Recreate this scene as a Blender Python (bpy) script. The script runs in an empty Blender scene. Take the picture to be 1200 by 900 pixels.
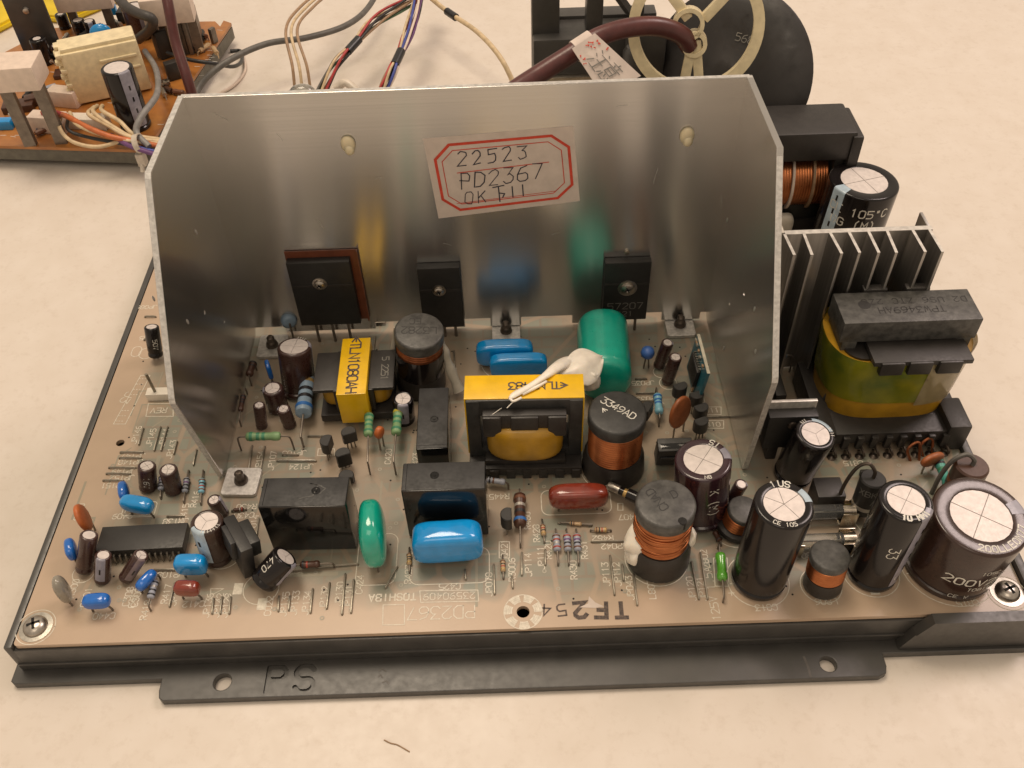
import bpy, bmesh, math, random
from mathutils import Vector, Matrix, noise
random.seed(7)
PI = math.pi
D = bpy.data
SC = bpy.context.scene
COL = SC.collection
V = Vector

# ------------------------------------------------------------------ camera (1 unit = 1 cm)
F_PX = 1089.5
CAM = V((15.2075, -13.7446, 25.1723))
ROT = Matrix(((0.9993907, -0.02437836, -0.02497848),
              (-0.03487446, -0.72646164, -0.68632154),
              (-0.00141451, 0.68677447, -0.72686919)))      # rows: right, down, forward
cd = D.cameras.new('camera'); cam = D.objects.new('camera', cd); COL.objects.link(cam)
cd.sensor_width = 36; cd.lens = F_PX / 1200 * 36; cd.clip_start = 1; cd.clip_end = 1000
mw = Matrix((ROT[0], -ROT[1], -ROT[2])).transposed().to_4x4(); mw.translation = CAM
cam.matrix_world = mw
cd.dof.use_dof = True; cd.dof.focus_distance = 31.0; cd.dof.aperture_fstop = 7.0
cd.dof.aperture_blades = 0
SC.camera = cam
SC.unit_settings.system = 'METRIC'; SC.unit_settings.scale_length = 0.01
SC.render.film_transparent = False
SC.cycles.use_denoising = True
SC.cycles.max_bounces = 8
SC.cycles.caustics_reflective = False; SC.cycles.caustics_refractive = False
SC.cycles.sample_clamp_indirect = 4
SC.view_settings.view_transform = 'Standard'; SC.view_settings.look = 'None'
SC.view_settings.exposure = 0; SC.view_settings.gamma = 1
# dim warm room all round
W = D.worlds.new('World'); SC.world = W; W.use_nodes = True
W.node_tree.nodes['Background'].inputs[0].default_value = (1.0, 0.83, 0.65, 1)
W.node_tree.nodes['Background'].inputs[1].default_value = 0.58

def area(name, loc, target, size, power, colr, sy=None):
    l = D.lights.new(name, 'AREA'); l.energy = power; l.color = colr; l.size = size
    if sy: l.shape = 'RECTANGLE'; l.size_y = sy
    o = D.objects.new(name, l); COL.objects.link(o); o.location = loc
    o.rotation_euler = (V(target) - V(loc)).to_track_quat('-Z', 'Y').to_euler()
    return o
area('ceiling_lamp', (-8, 38, 130), (14, 10, 0), 48, 92000, (1.0, 0.84, 0.65))
area('room_lamp_right', (95, 50, 110), (24, 20, 0), 40, 60000, (1.0, 0.81, 0.75))
area('front_fill_light', (0, -70, 120), (14, 8, 0), 60, 24000, (1.0, 0.85, 0.68))  # soft fill added from the front, no visible source

def _ray(px, py):
    return ROT.transposed() @ V(((px - 600) / F_PX, (py - 450) / F_PX, 1))
def at(px, py, z=0.0):
    d = _ray(px, py); return CAM + d * ((z - CAM.z) / d.z)
def aty(px, py, y):
    d = _ray(px, py); return CAM + d * ((y - CAM.y) / d.y)
def atx(px, py, x):
    d = _ray(px, py); return CAM + d * ((x - CAM.x) / d.x)

# ------------------------------------------------------------------ materials
def mat(name, col, rough=0.5, metal=0.0, coat=0.0, var=0.12, vscale=3.0, bump=0.0, bscale=20.0,
        col2=None, trans=0.0, aniso=None, rvar=0.1, sss=0.0, spec=None, emit=None, ior=None, alpha=None, brush=None):
    m = D.materials.new(name); m.use_nodes = True
    nt = m.node_tree; N = nt.nodes; L = nt.links; b = N['Principled BSDF']
    tc = N.new('ShaderNodeTexCoord')
    n = N.new('ShaderNodeTexNoise'); n.inputs['Scale'].default_value = vscale; n.inputs['Detail'].default_value = 5
    L.new(tc.outputs['Object'], n.inputs['Vector'])
    mx = N.new('ShaderNodeMix'); mx.data_type = 'RGBA'
    c2 = col2 or tuple(c * (1 - var * 2) for c in col)
    c1 = col if col2 else tuple(min(1, c * (1 + var)) for c in col)
    mx.inputs[6].default_value = (*c1, 1); mx.inputs[7].default_value = (*c2, 1)
    rp = N.new('ShaderNodeMapRange'); rp.inputs[1].default_value = .3; rp.inputs[2].default_value = .7
    L.new(n.outputs[0], rp.inputs[0]); L.new(rp.outputs[0], mx.inputs[0]); L.new(mx.outputs[2], b.inputs['Base Color'])
    b.inputs['Metallic'].default_value = metal
    n2 = N.new('ShaderNodeTexNoise'); n2.inputs['Scale'].default_value = vscale * 4; n2.inputs['Detail'].default_value = 4
    L.new(tc.outputs['Object'], n2.inputs['Vector'])
    r2 = N.new('ShaderNodeMapRange'); r2.inputs[1].default_value = .3; r2.inputs[2].default_value = .7
    r2.inputs[3].default_value = max(0.02, rough - rvar * rough); r2.inputs[4].default_value = min(1, rough + rvar * rough * 2)
    L.new(n2.outputs[0], r2.inputs[0]); L.new(r2.outputs[0], b.inputs['Roughness'])
    if coat: b.inputs['Coat Weight'].default_value = coat; b.inputs['Coat Roughness'].default_value = 0.08
    if spec is not None: b.inputs['Specular IOR Level'].default_value = spec
    if trans: b.inputs['Transmission Weight'].default_value = trans
    if ior: b.inputs['IOR'].default_value = ior
    if sss: b.inputs['Subsurface Weight'].default_value = sss; b.inputs['Subsurface Radius'].default_value = (.2, .15, .1); b.inputs['Subsurface Scale'].default_value = 1
    if alpha is not None: b.inputs['Alpha'].default_value = alpha
    if bump:
        n3 = N.new('ShaderNodeTexNoise'); n3.inputs['Scale'].default_value = bscale; n3.inputs['Detail'].default_value = 3
        L.new(tc.outputs['Object'], n3.inputs['Vector'])
        bp = N.new('ShaderNodeBump'); bp.inputs['Strength'].default_value = bump; bp.inputs['Distance'].default_value = 0.02
        L.new(n3.outputs[0], bp.inputs['Height']); L.new(bp.outputs[0], b.inputs['Normal'])
    if brush:
        mpb = N.new('ShaderNodeMapping'); mpb.inputs['Scale'].default_value = brush; nb = N.new('ShaderNodeTexNoise'); nb.inputs['Scale'].default_value = 1; nb.inputs['Detail'].default_value = 3
        L.new(tc.outputs['Object'], mpb.inputs[0]); L.new(mpb.outputs[0], nb.inputs['Vector']); L.new(nb.outputs[0], r2.inputs[0]); L.new(nb.outputs[0], rp.inputs[0])
    if aniso:
        b.inputs['Anisotropic'].default_value = aniso[0]
        cx = N.new('ShaderNodeCombineXYZ')
        for i in range(3): cx.inputs[i].default_value = aniso[1][i]
        L.new(cx.outputs[0], b.inputs['Tangent'])
    return m

M = {}
M['table'] = mat('cream_laminate', (0.665, 0.605, 0.54), 0.34, vscale=.8, col2=(0.63, 0.565, 0.495), bump=0.03, bscale=9, spec=.22)
nt_ = M['table'].node_tree; b_ = nt_.nodes['Principled BSDF']; src = b_.inputs['Base Color'].links[0].from_socket
tc_ = nt_.nodes.new('ShaderNodeTexCoord'); n_ = nt_.nodes.new('ShaderNodeTexNoise'); n_.inputs['Scale'].default_value = 2.6; n_.inputs['Detail'].default_value = 6; n_.inputs['Roughness'].default_value = .7
nt_.links.new(tc_.outputs['Object'], n_.inputs['Vector'])
m_ = nt_.nodes.new('ShaderNodeMapRange'); m_.inputs[1].default_value = .52; m_.inputs[2].default_value = .74; m_.inputs[4].default_value = .26; nt_.links.new(n_.outputs[0], m_.inputs[0])
x_ = nt_.nodes.new('ShaderNodeMix'); x_.data_type = 'RGBA'; nt_.links.new(m_.outputs[0], x_.inputs[0]); nt_.links.new(src, x_.inputs[6]); x_.inputs[7].default_value = (.42, .34, .26, 1)
nt_.links.new(x_.outputs[2], b_.inputs['Base Color'])
M['case'] = mat('black_case_plastic', (0.048, 0.045, 0.041), 0.38, vscale=1.2, var=.15, bump=0.04, bscale=14, spec=.75)
M['case_mark'] = mat('moulded_letters', (0.008, 0.007, 0.007), 0.35)
M['scuff'] = mat('scuffed_plastic', (0.11, 0.10, 0.09), 0.6)
M['sl_black'] = mat('black_sleeve', (0.010, 0.008, 0.008), 0.17, coat=.15, vscale=1.5, spec=.32)
M['sl_brown'] = mat('dark_brown_sleeve', (0.050, 0.022, 0.018), 0.28, coat=.3)
M['sl_maroon'] = mat('maroon_sleeve', (0.040, 0.021, 0.016), 0.2, coat=.25, spec=.4)
M['sl_purple'] = mat('purple_black_sleeve', (0.035, 0.014, 0.020), 0.2, coat=.4)
M['alu_top'] = mat('aluminium_can_top', (0.66, 0.60, 0.57), 0.45, metal=.2, vscale=6, var=.06, bump=.06)
M['groove'] = mat('score_groove', (0.25, 0.23, 0.21), 0.5, metal=.5)
M['st_grey'] = mat('grey_stripe', (0.27, 0.26, 0.31), 0.32, coat=.2)
M['st_blue'] = mat('pale_blue_stripe', (0.40, 0.50, 0.58), 0.32, coat=.2)
M['st_brown'] = mat('faded_stripe', (0.20, 0.15, 0.15), 0.35)
M['print'] = mat('pale_print', (0.66, 0.64, 0.58), 0.5)
M['print_dim'] = mat('dim_print', (0.20, 0.19, 0.17), 0.5)
M['silk'] = mat('silkscreen_ink', (0.72, 0.67, 0.56), 0.55, vscale=9, col2=(.52, .47, .38))
M['ink'] = mat('black_ink', (0.03, 0.022, 0.02), 0.6, vscale=12, col2=(.14, .10, .08))
M['pen'] = mat('blue_black_pen', (0.03, 0.03, 0.05), 0.6)
M['red_ink'] = mat('red_ink', (0.62, 0.06, 0.03), 0.6)
M['paper'] = mat('label_paper', (0.62, 0.53, 0.47), 0.75, vscale=2, var=.05, bump=.05, bscale=30)
M['epoxy'] = mat('black_epoxy', (0.018, 0.017, 0.016), 0.42, bump=.1, bscale=30)
M['relay'] = mat('relay_top_black', (0.028, 0.028, 0.028), 0.50, vscale=2.2, var=.3, bump=.12, bscale=26)
M['relay_gloss'] = mat('relay_glossy_side', (0.007, 0.007, 0.007), 0.10, rvar=.05)
M['ferrite'] = mat('dark_ferrite', (0.030, 0.030, 0.029), 0.42, vscale=4, var=.2, bump=.08, bscale=18)
M['ferrite_w'] = mat('worn_ferrite', (0.070, 0.068, 0.063), 0.42, vscale=4, var=.28, bump=.12, bscale=14)
M['bobbin'] = mat('black_bobbin', (0.024, 0.021, 0.019), 0.42, bump=.05)
M['yellow'] = mat('yellow_tape', (0.80, 0.48, 0.004), 0.35, coat=.25, vscale=2, var=.06)
M['yellow_d'] = mat('amber_winding_tape', (0.50, 0.27, 0.015), 0.38, coat=.3, vscale=1.5, col2=(.32, .17, .01), bump=.25, bscale=3)
M['copper'] = mat('enamelled_copper', (0.50, 0.175, 0.065), 0.30, metal=.85, vscale=3, col2=(.36, .115, .042))
M['copper_d'] = mat('dark_copper', (0.36, 0.12, 0.05), 0.35, metal=.7, vscale=6, col2=(.2, .06, .02))
M['tin'] = mat('tinned_wire', (0.55, 0.52, 0.46), 0.32, metal=.9, vscale=8)
M['lead'] = mat('dull_lead', (0.20, 0.17, 0.14), 0.45, metal=.7)
M['tin_d'] = mat('dull_jumper', (0.30, 0.27, 0.22), 0.4, metal=.75, vscale=6)
M['blue'] = mat('blue_epoxy', (0.004, 0.26, 0.64), 0.14, coat=.6, vscale=2, var=.08)
M['blue_d'] = mat('deep_blue_epoxy', (0.010, 0.13, 0.50), 0.16, coat=.5, var=.08)
M['blue_m'] = mat('matt_blue', (0.06, 0.15, 0.45), 0.4)
M['teal'] = mat('green_epoxy', (0.004, 0.34, 0.24), 0.16, coat=.6, vscale=2, var=.08)
M['teal_b'] = mat('teal_film', (0.004, 0.37, 0.27), 0.30, coat=.3, vscale=2, var=.08)
M['redbrown'] = mat('red_brown_epoxy', (0.20, 0.028, 0.014), 0.18, coat=.6)
M['orange'] = mat('orange_ceramic', (0.46, 0.12, 0.030), 0.42, vscale=3)
M['orange_b'] = mat('brown_ceramic', (0.33, 0.10, 0.032), 0.42, vscale=3, var=.15)
M['smoke'] = mat('smoky_glass_epoxy', (0.36, 0.33, 0.27), 0.15, coat=.6, trans=.35)
M['res_blue'] = mat('blue_grey_resistor', (0.26, 0.36, 0.47), 0.4, bump=.05)
M['res_lblue'] = mat('light_blue_resistor', (0.22, 0.48, 0.60), 0.35)
M['res_grey'] = mat('grey_resistor', (0.34, 0.36, 0.42), 0.42)
M['res_green'] = mat('green_resistor', (0.20, 0.34, 0.16), 0.4)
M['res_tan'] = mat('tan_resistor', (0.48, 0.33, 0.18), 0.42)
M['res_brown'] = mat('brown_resistor', (0.07, 0.03, 0.018), 0.35)
M['res_teal'] = mat('teal_resistor', (0.07, 0.33, 0.27), 0.4)
M['b_black'] = mat('band_black', (0.02, 0.02, 0.025), 0.4)
M['b_red'] = mat('band_red', (0.35, 0.05, 0.03), 0.4)
M['b_brown'] = mat('band_brown', (0.15, 0.06, 0.03), 0.4)
M['b_gold'] = mat('band_gold', (0.5, 0.33, 0.12), 0.35, metal=.4)
M['b_blue'] = mat('band_blue', (0.03, 0.14, 0.42), 0.4)
M['b_silver'] = mat('band_silver', (0.5, 0.47, 0.42), 0.35, metal=.5)
M['b_green'] = mat('band_green', (0.05, 0.22, 0.12), 0.4)
M['b_yellow'] = mat('band_yellow', (0.5, 0.42, 0.05), 0.4)
M['b_purple'] = mat('band_purple', (0.15, 0.06, 0.2), 0.4)
M['fuse_g'] = mat('green_lacquer', (0.09, 0.34, 0.03), 0.15, coat=.6)
M['glass'] = mat('clear_glass', (0.9, 0.92, 0.9), 0.04, trans=.95, var=0, ior=1.45)
M['glue'] = mat('white_silicone', (0.84, 0.78, 0.68), 0.34, vscale=3, var=.06, bump=.3, bscale=4, sss=.15)
M['glue_t'] = mat('smeared_silicone', (0.50, 0.46, 0.38), 0.32, vscale=3, var=.1, bump=.2, bscale=5)
M['nylon'] = mat('nylon_standoff', (0.72, 0.62, 0.42), 0.3, sss=.2, var=.05)
M['conn'] = mat('white_connector', (0.72, 0.66, 0.57), 0.45, var=.05)
M['conn_p'] = mat('pinkish_white_plastic', (0.68, 0.56, 0.47), 0.5, var=.05)
M['ivory'] = mat('ivory_plastic', (0.76, 0.65, 0.42), 0.45, var=.08, bump=.05)
M['insul'] = mat('brown_insulator', (0.16, 0.045, 0.02), 0.4, coat=.2)
M['film'] = mat('clear_film_cream_sheen', (0.62, 0.52, 0.30), 0.16, trans=.35, var=0.05, coat=.8, ior=1.4)  # clear tape; cream colour stands in for the table reflected in it
M['film_y'] = mat('green_yellow_tape', (0.52, 0.47, 0.02), 0.16, coat=.7, vscale=.7, col2=(.16, .22, .03), bump=.6, bscale=1.6)
M['rubber'] = mat('black_rubber', (0.022, 0.019, 0.018), 0.42, vscale=.5, var=.25, rvar=.3)
M['wine'] = mat('wine_red_cable', (0.085, 0.022, 0.020), 0.33)
M['cab_grey'] = mat('grey_cable', (0.115, 0.108, 0.098), 0.45)
M['cab_dark'] = mat('charcoal_cable', (0.045, 0.040, 0.036), 0.45)
M['cab_lgrey'] = mat('light_grey_cable', (0.22, 0.21, 0.20), 0.45)
M['w_beige'] = mat('beige_wire', (0.60, 0.46, 0.28), 0.45)
M['w_tan'] = mat('tan_wire', (0.34, 0.22, 0.13), 0.45)
M['w_orange'] = mat('orange_wire', (0.52, 0.14, 0.04), 0.4)
M['w_red'] = mat('red_wire', (0.40, 0.04, 0.04), 0.4)
M['w_blue'] = mat('blue_wire', (0.05, 0.07, 0.30), 0.4)
M['w_black'] = mat('black_wire', (0.02, 0.02, 0.02), 0.4)
M['w_purple'] = mat('purple_wire', (0.13, 0.05, 0.16), 0.4)
M['w_green'] = mat('green_wire', (0.06, 0.14, 0.07), 0.4)
M['tape_blk'] = mat('black_tape', (0.018, 0.018, 0.02), 0.3)
M['ziptie'] = mat('zip_tie', (0.70, 0.62, 0.52), 0.3, trans=.2)
M['board2'] = mat('amber_board', (0.42, 0.17, 0.035), 0.32, vscale=1.2, col2=(.28, .10, .025), coat=.3)
M['foam'] = mat('grey_tray', (0.13, 0.12, 0.095), 0.5)
M['y_sheet'] = mat('yellow_plastic', (0.72, 0.52, 0.01), 0.4, var=.1, vscale=.5)
M['pcb_blue'] = mat('blue_green_pcb', (0.02, 0.12, 0.16), 0.3, coat=.4)
M['white_edge'] = mat('pale_board_edge', (0.60, 0.56, 0.45), 0.5)
M['hole'] = mat('dark_hole', (0.01, 0.009, 0.008), 0.8)
M['sm_metal'] = mat('bright_plated', (0.62, 0.55, 0.45), 0.22, metal=1, vscale=5)
M['screw'] = mat('plated_screw', (0.48, 0.44, 0.39), 0.3, metal=1, vscale=6)
M['stud'] = mat('dark_stud', (0.10, 0.08, 0.065), 0.35, metal=.8)
M['alu_b'] = mat('brushed_alu_back', (0.60, 0.59, 0.57), 0.22, metal=1, var=.03, aniso=(.90, (0, 0, 1)), rvar=.05, brush=(.06, 1, 22))
M['alu_s'] = mat('brushed_alu_side', (0.62, 0.60, 0.57), 0.24, metal=1, var=.03, aniso=(.86, (0, 0, 1)), rvar=.05, brush=(1, .06, 22))
M['alu_e'] = mat('sheared_alu_edge', (0.62, 0.60, 0.57), 0.45, metal=.7, vscale=8, var=.12, bump=.4, bscale=16)
M['alu_fin'] = mat('extruded_alu', (0.42, 0.40, 0.375), 0.36, metal=.95, var=.1, aniso=(.6, (0, 1, 0)), brush=(6, 6, .2))
M['alu_fe'] = mat('cut_alu_end', (0.66, 0.63, 0.58), 0.42, metal=.7, vscale=6)

def pcb_material():
    m = D.materials.new('board_laminate'); m.use_nodes = True
    nt = m.node_tree; N = nt.nodes; L = nt.links; b = N['Principled BSDF']
    tc = N.new('ShaderNodeTexCoord'); sp = N.new('ShaderNodeSeparateXYZ'); L.new(tc.outputs['Object'], sp.inputs[0])
    def math_(op, a, bb=None, clamp=False):
        n = N.new('ShaderNodeMath'); n.operation = op; n.use_clamp = clamp
        for i, v in enumerate((a, bb)):
            if v is None: continue
            if isinstance(v, (int, float)): n.inputs[i].default_value = v
            else: L.new(v, n.inputs[i])
        return n.outputs[0]
    def nz(sc, det=3, off=0):
        n = N.new('ShaderNodeTexNoise'); n.inputs['Scale'].default_value = sc; n.inputs['Detail'].default_value = det
        mp = N.new('ShaderNodeMapping'); mp.inputs['Location'].default_value = (off, off * .7, 0)
        L.new(tc.outputs['Object'], mp.inputs[0]); L.new(mp.outputs[0], n.inputs['Vector']); return n.outputs[0]
    def ramp(v, lo, hi, a=0., c=1.):
        r = N.new('ShaderNodeMapRange'); r.inputs[1].default_value = lo; r.inputs[2].default_value = hi
        r.inputs[3].default_value = a; r.inputs[4].default_value = c; L.new(v, r.inputs[0]); return r.outputs[0]
    def mix(f, a, c):
        n = N.new('ShaderNodeMix'); n.data_type = 'RGBA'; L.new(f, n.inputs[0])
        for i, v in ((6, a), (7, c)):
            if isinstance(v, tuple): n.inputs[i].default_value = (*v, 1)
            else: L.new(v, n.inputs[i])
        return n.outputs[2]
    e = math_('MINIMUM', math_('DIVIDE', sp.outputs[0], 1.5), math_('DIVIDE', sp.outputs[1], 1.1))
    e = math_('ADD', e, math_('MULTIPLY', math_('SUBTRACT', nz(.5), .5), 1.6))
    plain = ramp(e, .8, 1.5)                                   # 0 bare rim .. 1 copper filled
    big = ramp(nz(.33, 3, 13), .40, .52)
    cop = math_('MULTIPLY', plain, big)
    vo = N.new('ShaderNodeTexVoronoi'); vo.feature = 'DISTANCE_TO_EDGE'; vo.inputs['Scale'].default_value = .62
    mpv = N.new('ShaderNodeMapping'); mpv.inputs['Scale'].default_value = (1, .8, 1)
    L.new(tc.outputs['Object'], mpv.inputs[0]); L.new(mpv.outputs[0], vo.inputs['Vector'])
    gaps = ramp(vo.outputs['Distance'], .03, .06)              # thin gaps between copper areas
    bk = N.new('ShaderNodeTexBrick'); bk.inputs['Scale'].default_value = .55; bk.inputs['Mortar Size'].default_value = .025
    bk.inputs['Color1'].default_value = (1, 1, 1, 1); bk.inputs['Color2'].default_value = (.5, .5, .5, 1); bk.inputs['Mortar'].default_value = (0, 0, 0, 1)
    L.new(mpv.outputs[0], bk.inputs['Vector'])
    tan = mix(nz(.9, 4, 3), (0.48, 0.36, 0.255), (0.40, 0.295, 0.21))
    grn = mix(nz(.8, 4, 8), (0.25, 0.26, 0.205), (0.185, 0.195, 0.155))
    grn2 = mix(bk.outputs['Color'], (0.24, 0.20, 0.15), grn)
    body = mix(math_('MULTIPLY', cop, gaps), mix(plain, tan, mix(nz(.6, 3, 30), (0.36, 0.275, 0.195), (0.26, 0.21, 0.155))), grn2)
    L.new(body, b.inputs['Base Color'])
    b.inputs['Roughness'].default_value = .34; b.inputs['Coat Weight'].default_value = .35; b.inputs['Coat Roughness'].default_value = .22
    bp = N.new('ShaderNodeBump'); bp.inputs['Strength'].default_value = .08; bp.inputs['Distance'].default_value = .02
    L.new(nz(25, 2), bp.inputs['Height']); L.new(bp.outputs[0], b.inputs['Normal'])
    return m
M['pcb'] = pcb_material()
M['track'] = mat('masked_copper_track', (0.30, 0.26, 0.19), 0.34, coat=.3, vscale=2, col2=(.29, .27, .205))
M['pad'] = mat('pad_tint', (0.36, 0.33, 0.26), 0.4, coat=.2)

# ------------------------------------------------------------------ object helpers
def root(name, label, cat, loc):
    o = D.objects.new(name, None); COL.objects.link(o); o.location = loc; o.empty_display_size = 1
    o['label'] = label; o['category'] = cat
    o['_w'] = list(loc)
    return o
WM = {}
def put(name, mesh, parent=None, mtx=None, label=None, kind=None, cat=None):
    """link a mesh at world matrix mtx under parent"""
    o = D.objects.new(name, mesh); COL.objects.link(o)
    mtx = mtx or Matrix()
    WM[o.name] = mtx
    if parent is not None:
        pm = Matrix.Translation(V(parent['_w'])) if '_w' in parent.keys() else WM[parent.name]
        o.parent = parent; o.matrix_basis = pm.inverted() @ mtx
    else:
        o.matrix_basis = mtx
    if label: o['label'] = label
    if kind: o['kind'] = kind
    if cat: o['category'] = cat
    return o
def mesh(bm, m, smooth=True, ang=38, name='mesh'):
    me = D.meshes.new(name)
    bmesh.ops.recalc_face_normals(bm, faces=bm.faces[:])
    bm.to_mesh(me); bm.free()
    for mm in (m if isinstance(m, (list, tuple)) else [m]): me.materials.append(M[mm] if isinstance(mm, str) else mm)
    if smooth:
        me.shade_smooth(); me.set_sharp_from_angle(angle=math.radians(ang))
    return me
def T(x, y, z): return Matrix.Translation((x, y, z))
def Rz(a): return Matrix.Rotation(math.radians(a), 4, 'Z')
def Rx(a): return Matrix.Rotation(math.radians(a), 4, 'X')
def Ry(a): return Matrix.Rotation(math.radians(a), 4, 'Y')
def frame(o, z, x=None):
    """matrix at o with local z along z, local x near x"""
    z = V(z).normalized(); x = V(x or (1, 0, 0)); x = (x - z * x.dot(z))
    if x.length < 1e-4: x = V((0, 1, 0)) - z * z.y
    x.normalize(); y = z.cross(x)
    m = Matrix((x, y, z)).transposed().to_4x4(); m.translation = V(o); return m

def box(bm, x0, x1, y0, y1, z0, z1, bev=0.0, seg=2, mi=0, mtx=None):
    b2 = bmesh.new() if bev else bm
    r = bmesh.ops.create_cube(b2, size=1)
    for v in r['verts']:
        v.co = V((x0 + (v.co.x + .5) * (x1 - x0), y0 + (v.co.y + .5) * (y1 - y0), z0 + (v.co.z + .5) * (z1 - z0)))
    if bev:
        bmesh.ops.bevel(b2, geom=b2.edges[:], offset=bev, segments=seg, affect='EDGES', profile=.6)
        for f in b2.faces: f.material_index = mi
        if mtx: bmesh.ops.transform(b2, matrix=mtx, verts=b2.verts[:])
        me = D.meshes.new('tmp'); b2.to_mesh(me); b2.free(); bm.from_mesh(me); D.meshes.remove(me)
    else:
        for v in r['verts']:
            for f in v.link_faces: f.material_index = mi
        if mtx: bmesh.ops.transform(bm, matrix=mtx, verts=r['verts'])
    return bm
def lathe(bm, prof, n=32, a0=0., a1=360., mi=0, mtx=None, axis=None):
    full = abs(a1 - a0) >= 359.9
    rows = []
    k = n if full else n + 1
    for r, z in prof:
        if r <= 1e-6 and full:
            rows.append([bm.verts.new((0, 0, z))])
        else:
            rows.append([bm.verts.new((r * math.cos(math.radians(a0 + (a1 - a0) * i / n)), r * math.sin(math.radians(a0 + (a1 - a0) * i / n)), z)) for i in range(k)])
    for A, B in zip(rows, rows[1:]):
        for i in range(n):
            j = (i + 1) % k if full else i + 1
            if len(A) == 1 and len(B) == 1: continue
            if len(A) == 1: f = bm.faces.new((A[0], B[i], B[j]))
            elif len(B) == 1: f = bm.faces.new((A[i], A[j], B[0]))
            else: f = bm.faces.new((A[i], A[j], B[j], B[i]))
            f.material_index = mi
    vs = [v for r in rows for v in r]
    if mtx: bmesh.ops.transform(bm, matrix=mtx, verts=vs)
    return bm
def spline(pts, sub=6):
    pts = [V(p) for p in pts]
    if len(pts) < 3: return pts
    P = [pts[0] * 2 - pts[1]] + pts + [pts[-1] * 2 - pts[-2]]
    out = []
    for i in range(1, len(P) - 2):
        p0, p1, p2, p3 = P[i - 1:i + 3]
        for s in range(sub):
            t = s / sub
            out.append(0.5 * ((2 * p1) + (p2 - p0) * t + (2 * p0 - 5 * p1 + 4 * p2 - p3) * t * t + (3 * p1 - p0 - 3 * p2 + p3) * t ** 3))
    out.append(pts[-1]); return out
def tube(bm, pts, r, n=8, mi=0, sub=0, sx=1.0):
    pts = spline(pts, sub) if sub else [V(p) for p in pts]
    N = len(pts); rr = r if callable(r) else (lambda t: r)
    up = V((0, 0, 1)); rows = []; prev = None
    for i, p in enumerate(pts):
        d = (pts[min(i + 1, N - 1)] - pts[max(i - 1, 0)]).normalized()
        if prev is None:
            x = d.cross(up)
            if x.length < .05: x = d.cross(V((1, 0, 0)))
        else:
            x = prev - d * prev.dot(d)
        x.normalize(); prev = x; y = d.cross(x); q = rr(i / (N - 1))
        rows.append([bm.verts.new(p + (x * math.cos(2 * PI * k / n) * sx + y * math.sin(2 * PI * k / n)) * q) for k in range(n)])
    for A, B in zip(rows, rows[1:]):
        for k in range(n):
            f = bm.faces.new((A[k], A[(k + 1) % n], B[(k + 1) % n], B[k])); f.material_index = mi
    f = bm.faces.new(rows[0][::-1]); f.material_index = mi
    f = bm.faces.new(rows[-1]); f.material_index = mi
    return bm
def pillow(bm, sx, sy, sz, ex=4.0, ez=2.6, nu=28, nv=14, mtx=None, lump=0.0, seed=0, mi=0):
    """superellipsoid: half sizes sx,sy,sz; centred"""
    rows = []
    sg = lambda c, e: math.copysign(abs(c) ** (2 / e), c)
    for j in range(nv + 1):
        ph = -PI / 2 + PI * j / nv
        cz, s = sg(math.cos(ph), ez), sg(math.sin(ph), ez)
        if j in (0, nv): rows.append([bm.verts.new((0, 0, sz * s))]); continue
        row = []
        for i in range(nu):
            th = 2 * PI * i / nu
            p = V((sx * sg(math.cos(th), ex) * cz, sy * sg(math.sin(th), ex) * cz, sz * s))
            if lump: p *= 1 + lump * noise.noise(p * 1.6 + V((seed, seed, 0)))
            row.append(bm.verts.new(p))
        rows.append(row)
    for A, B in zip(rows, rows[1:]):
        for i in range(nu):
            j = (i + 1) % nu
            if len(A) == 1: f = bm.faces.new((A[0], B[j], B[i]))
            elif len(B) == 1: f = bm.faces.new((A[i], A[j], B[0]))
            else: f = bm.faces.new((A[i], A[j], B[j], B[i]))
            f.material_index = mi
    if mtx: bmesh.ops.transform(bm, matrix=mtx, verts=[v for r in rows for v in r])
    return bm
def prism(bm, poly, z0, z1, mi=0, mtx=None):
    a = [bm.verts.new((x, y, z0)) for x, y in poly]; b = [bm.verts.new((x, y, z1)) for x, y in poly]
    fs = [bm.faces.new(a[::-1]), bm.faces.new(b)]
    for i in range(len(poly)):
        j = (i + 1) % len(poly); fs.append(bm.faces.new((a[i], a[j], b[j], b[i])))
    for f in fs: f.material_index = mi
    if mtx: bmesh.ops.transform(bm, matrix=mtx, verts=a + b)
    return bm
def rrect(w, h, r, n=5, cx=0, cy=0):
    out = []
    for sx, sy, a in ((1, 1, 0), (-1, 1, 90), (-1, -1, 180), (1, -1, 270)):
        for i in range(n + 1):
            t = math.radians(a + 90 * i / n)
            out.append((cx + sx * (w / 2 - r) + r * math.cos(t), cy + sy * (h / 2 - r) + r * math.sin(t)))
    return out
def circ(cx, cy, r, n=24): return [(cx + r * math.cos(2 * PI * i / n), cy + r * math.sin(2 * PI * i / n)) for i in range(n)]
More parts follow.
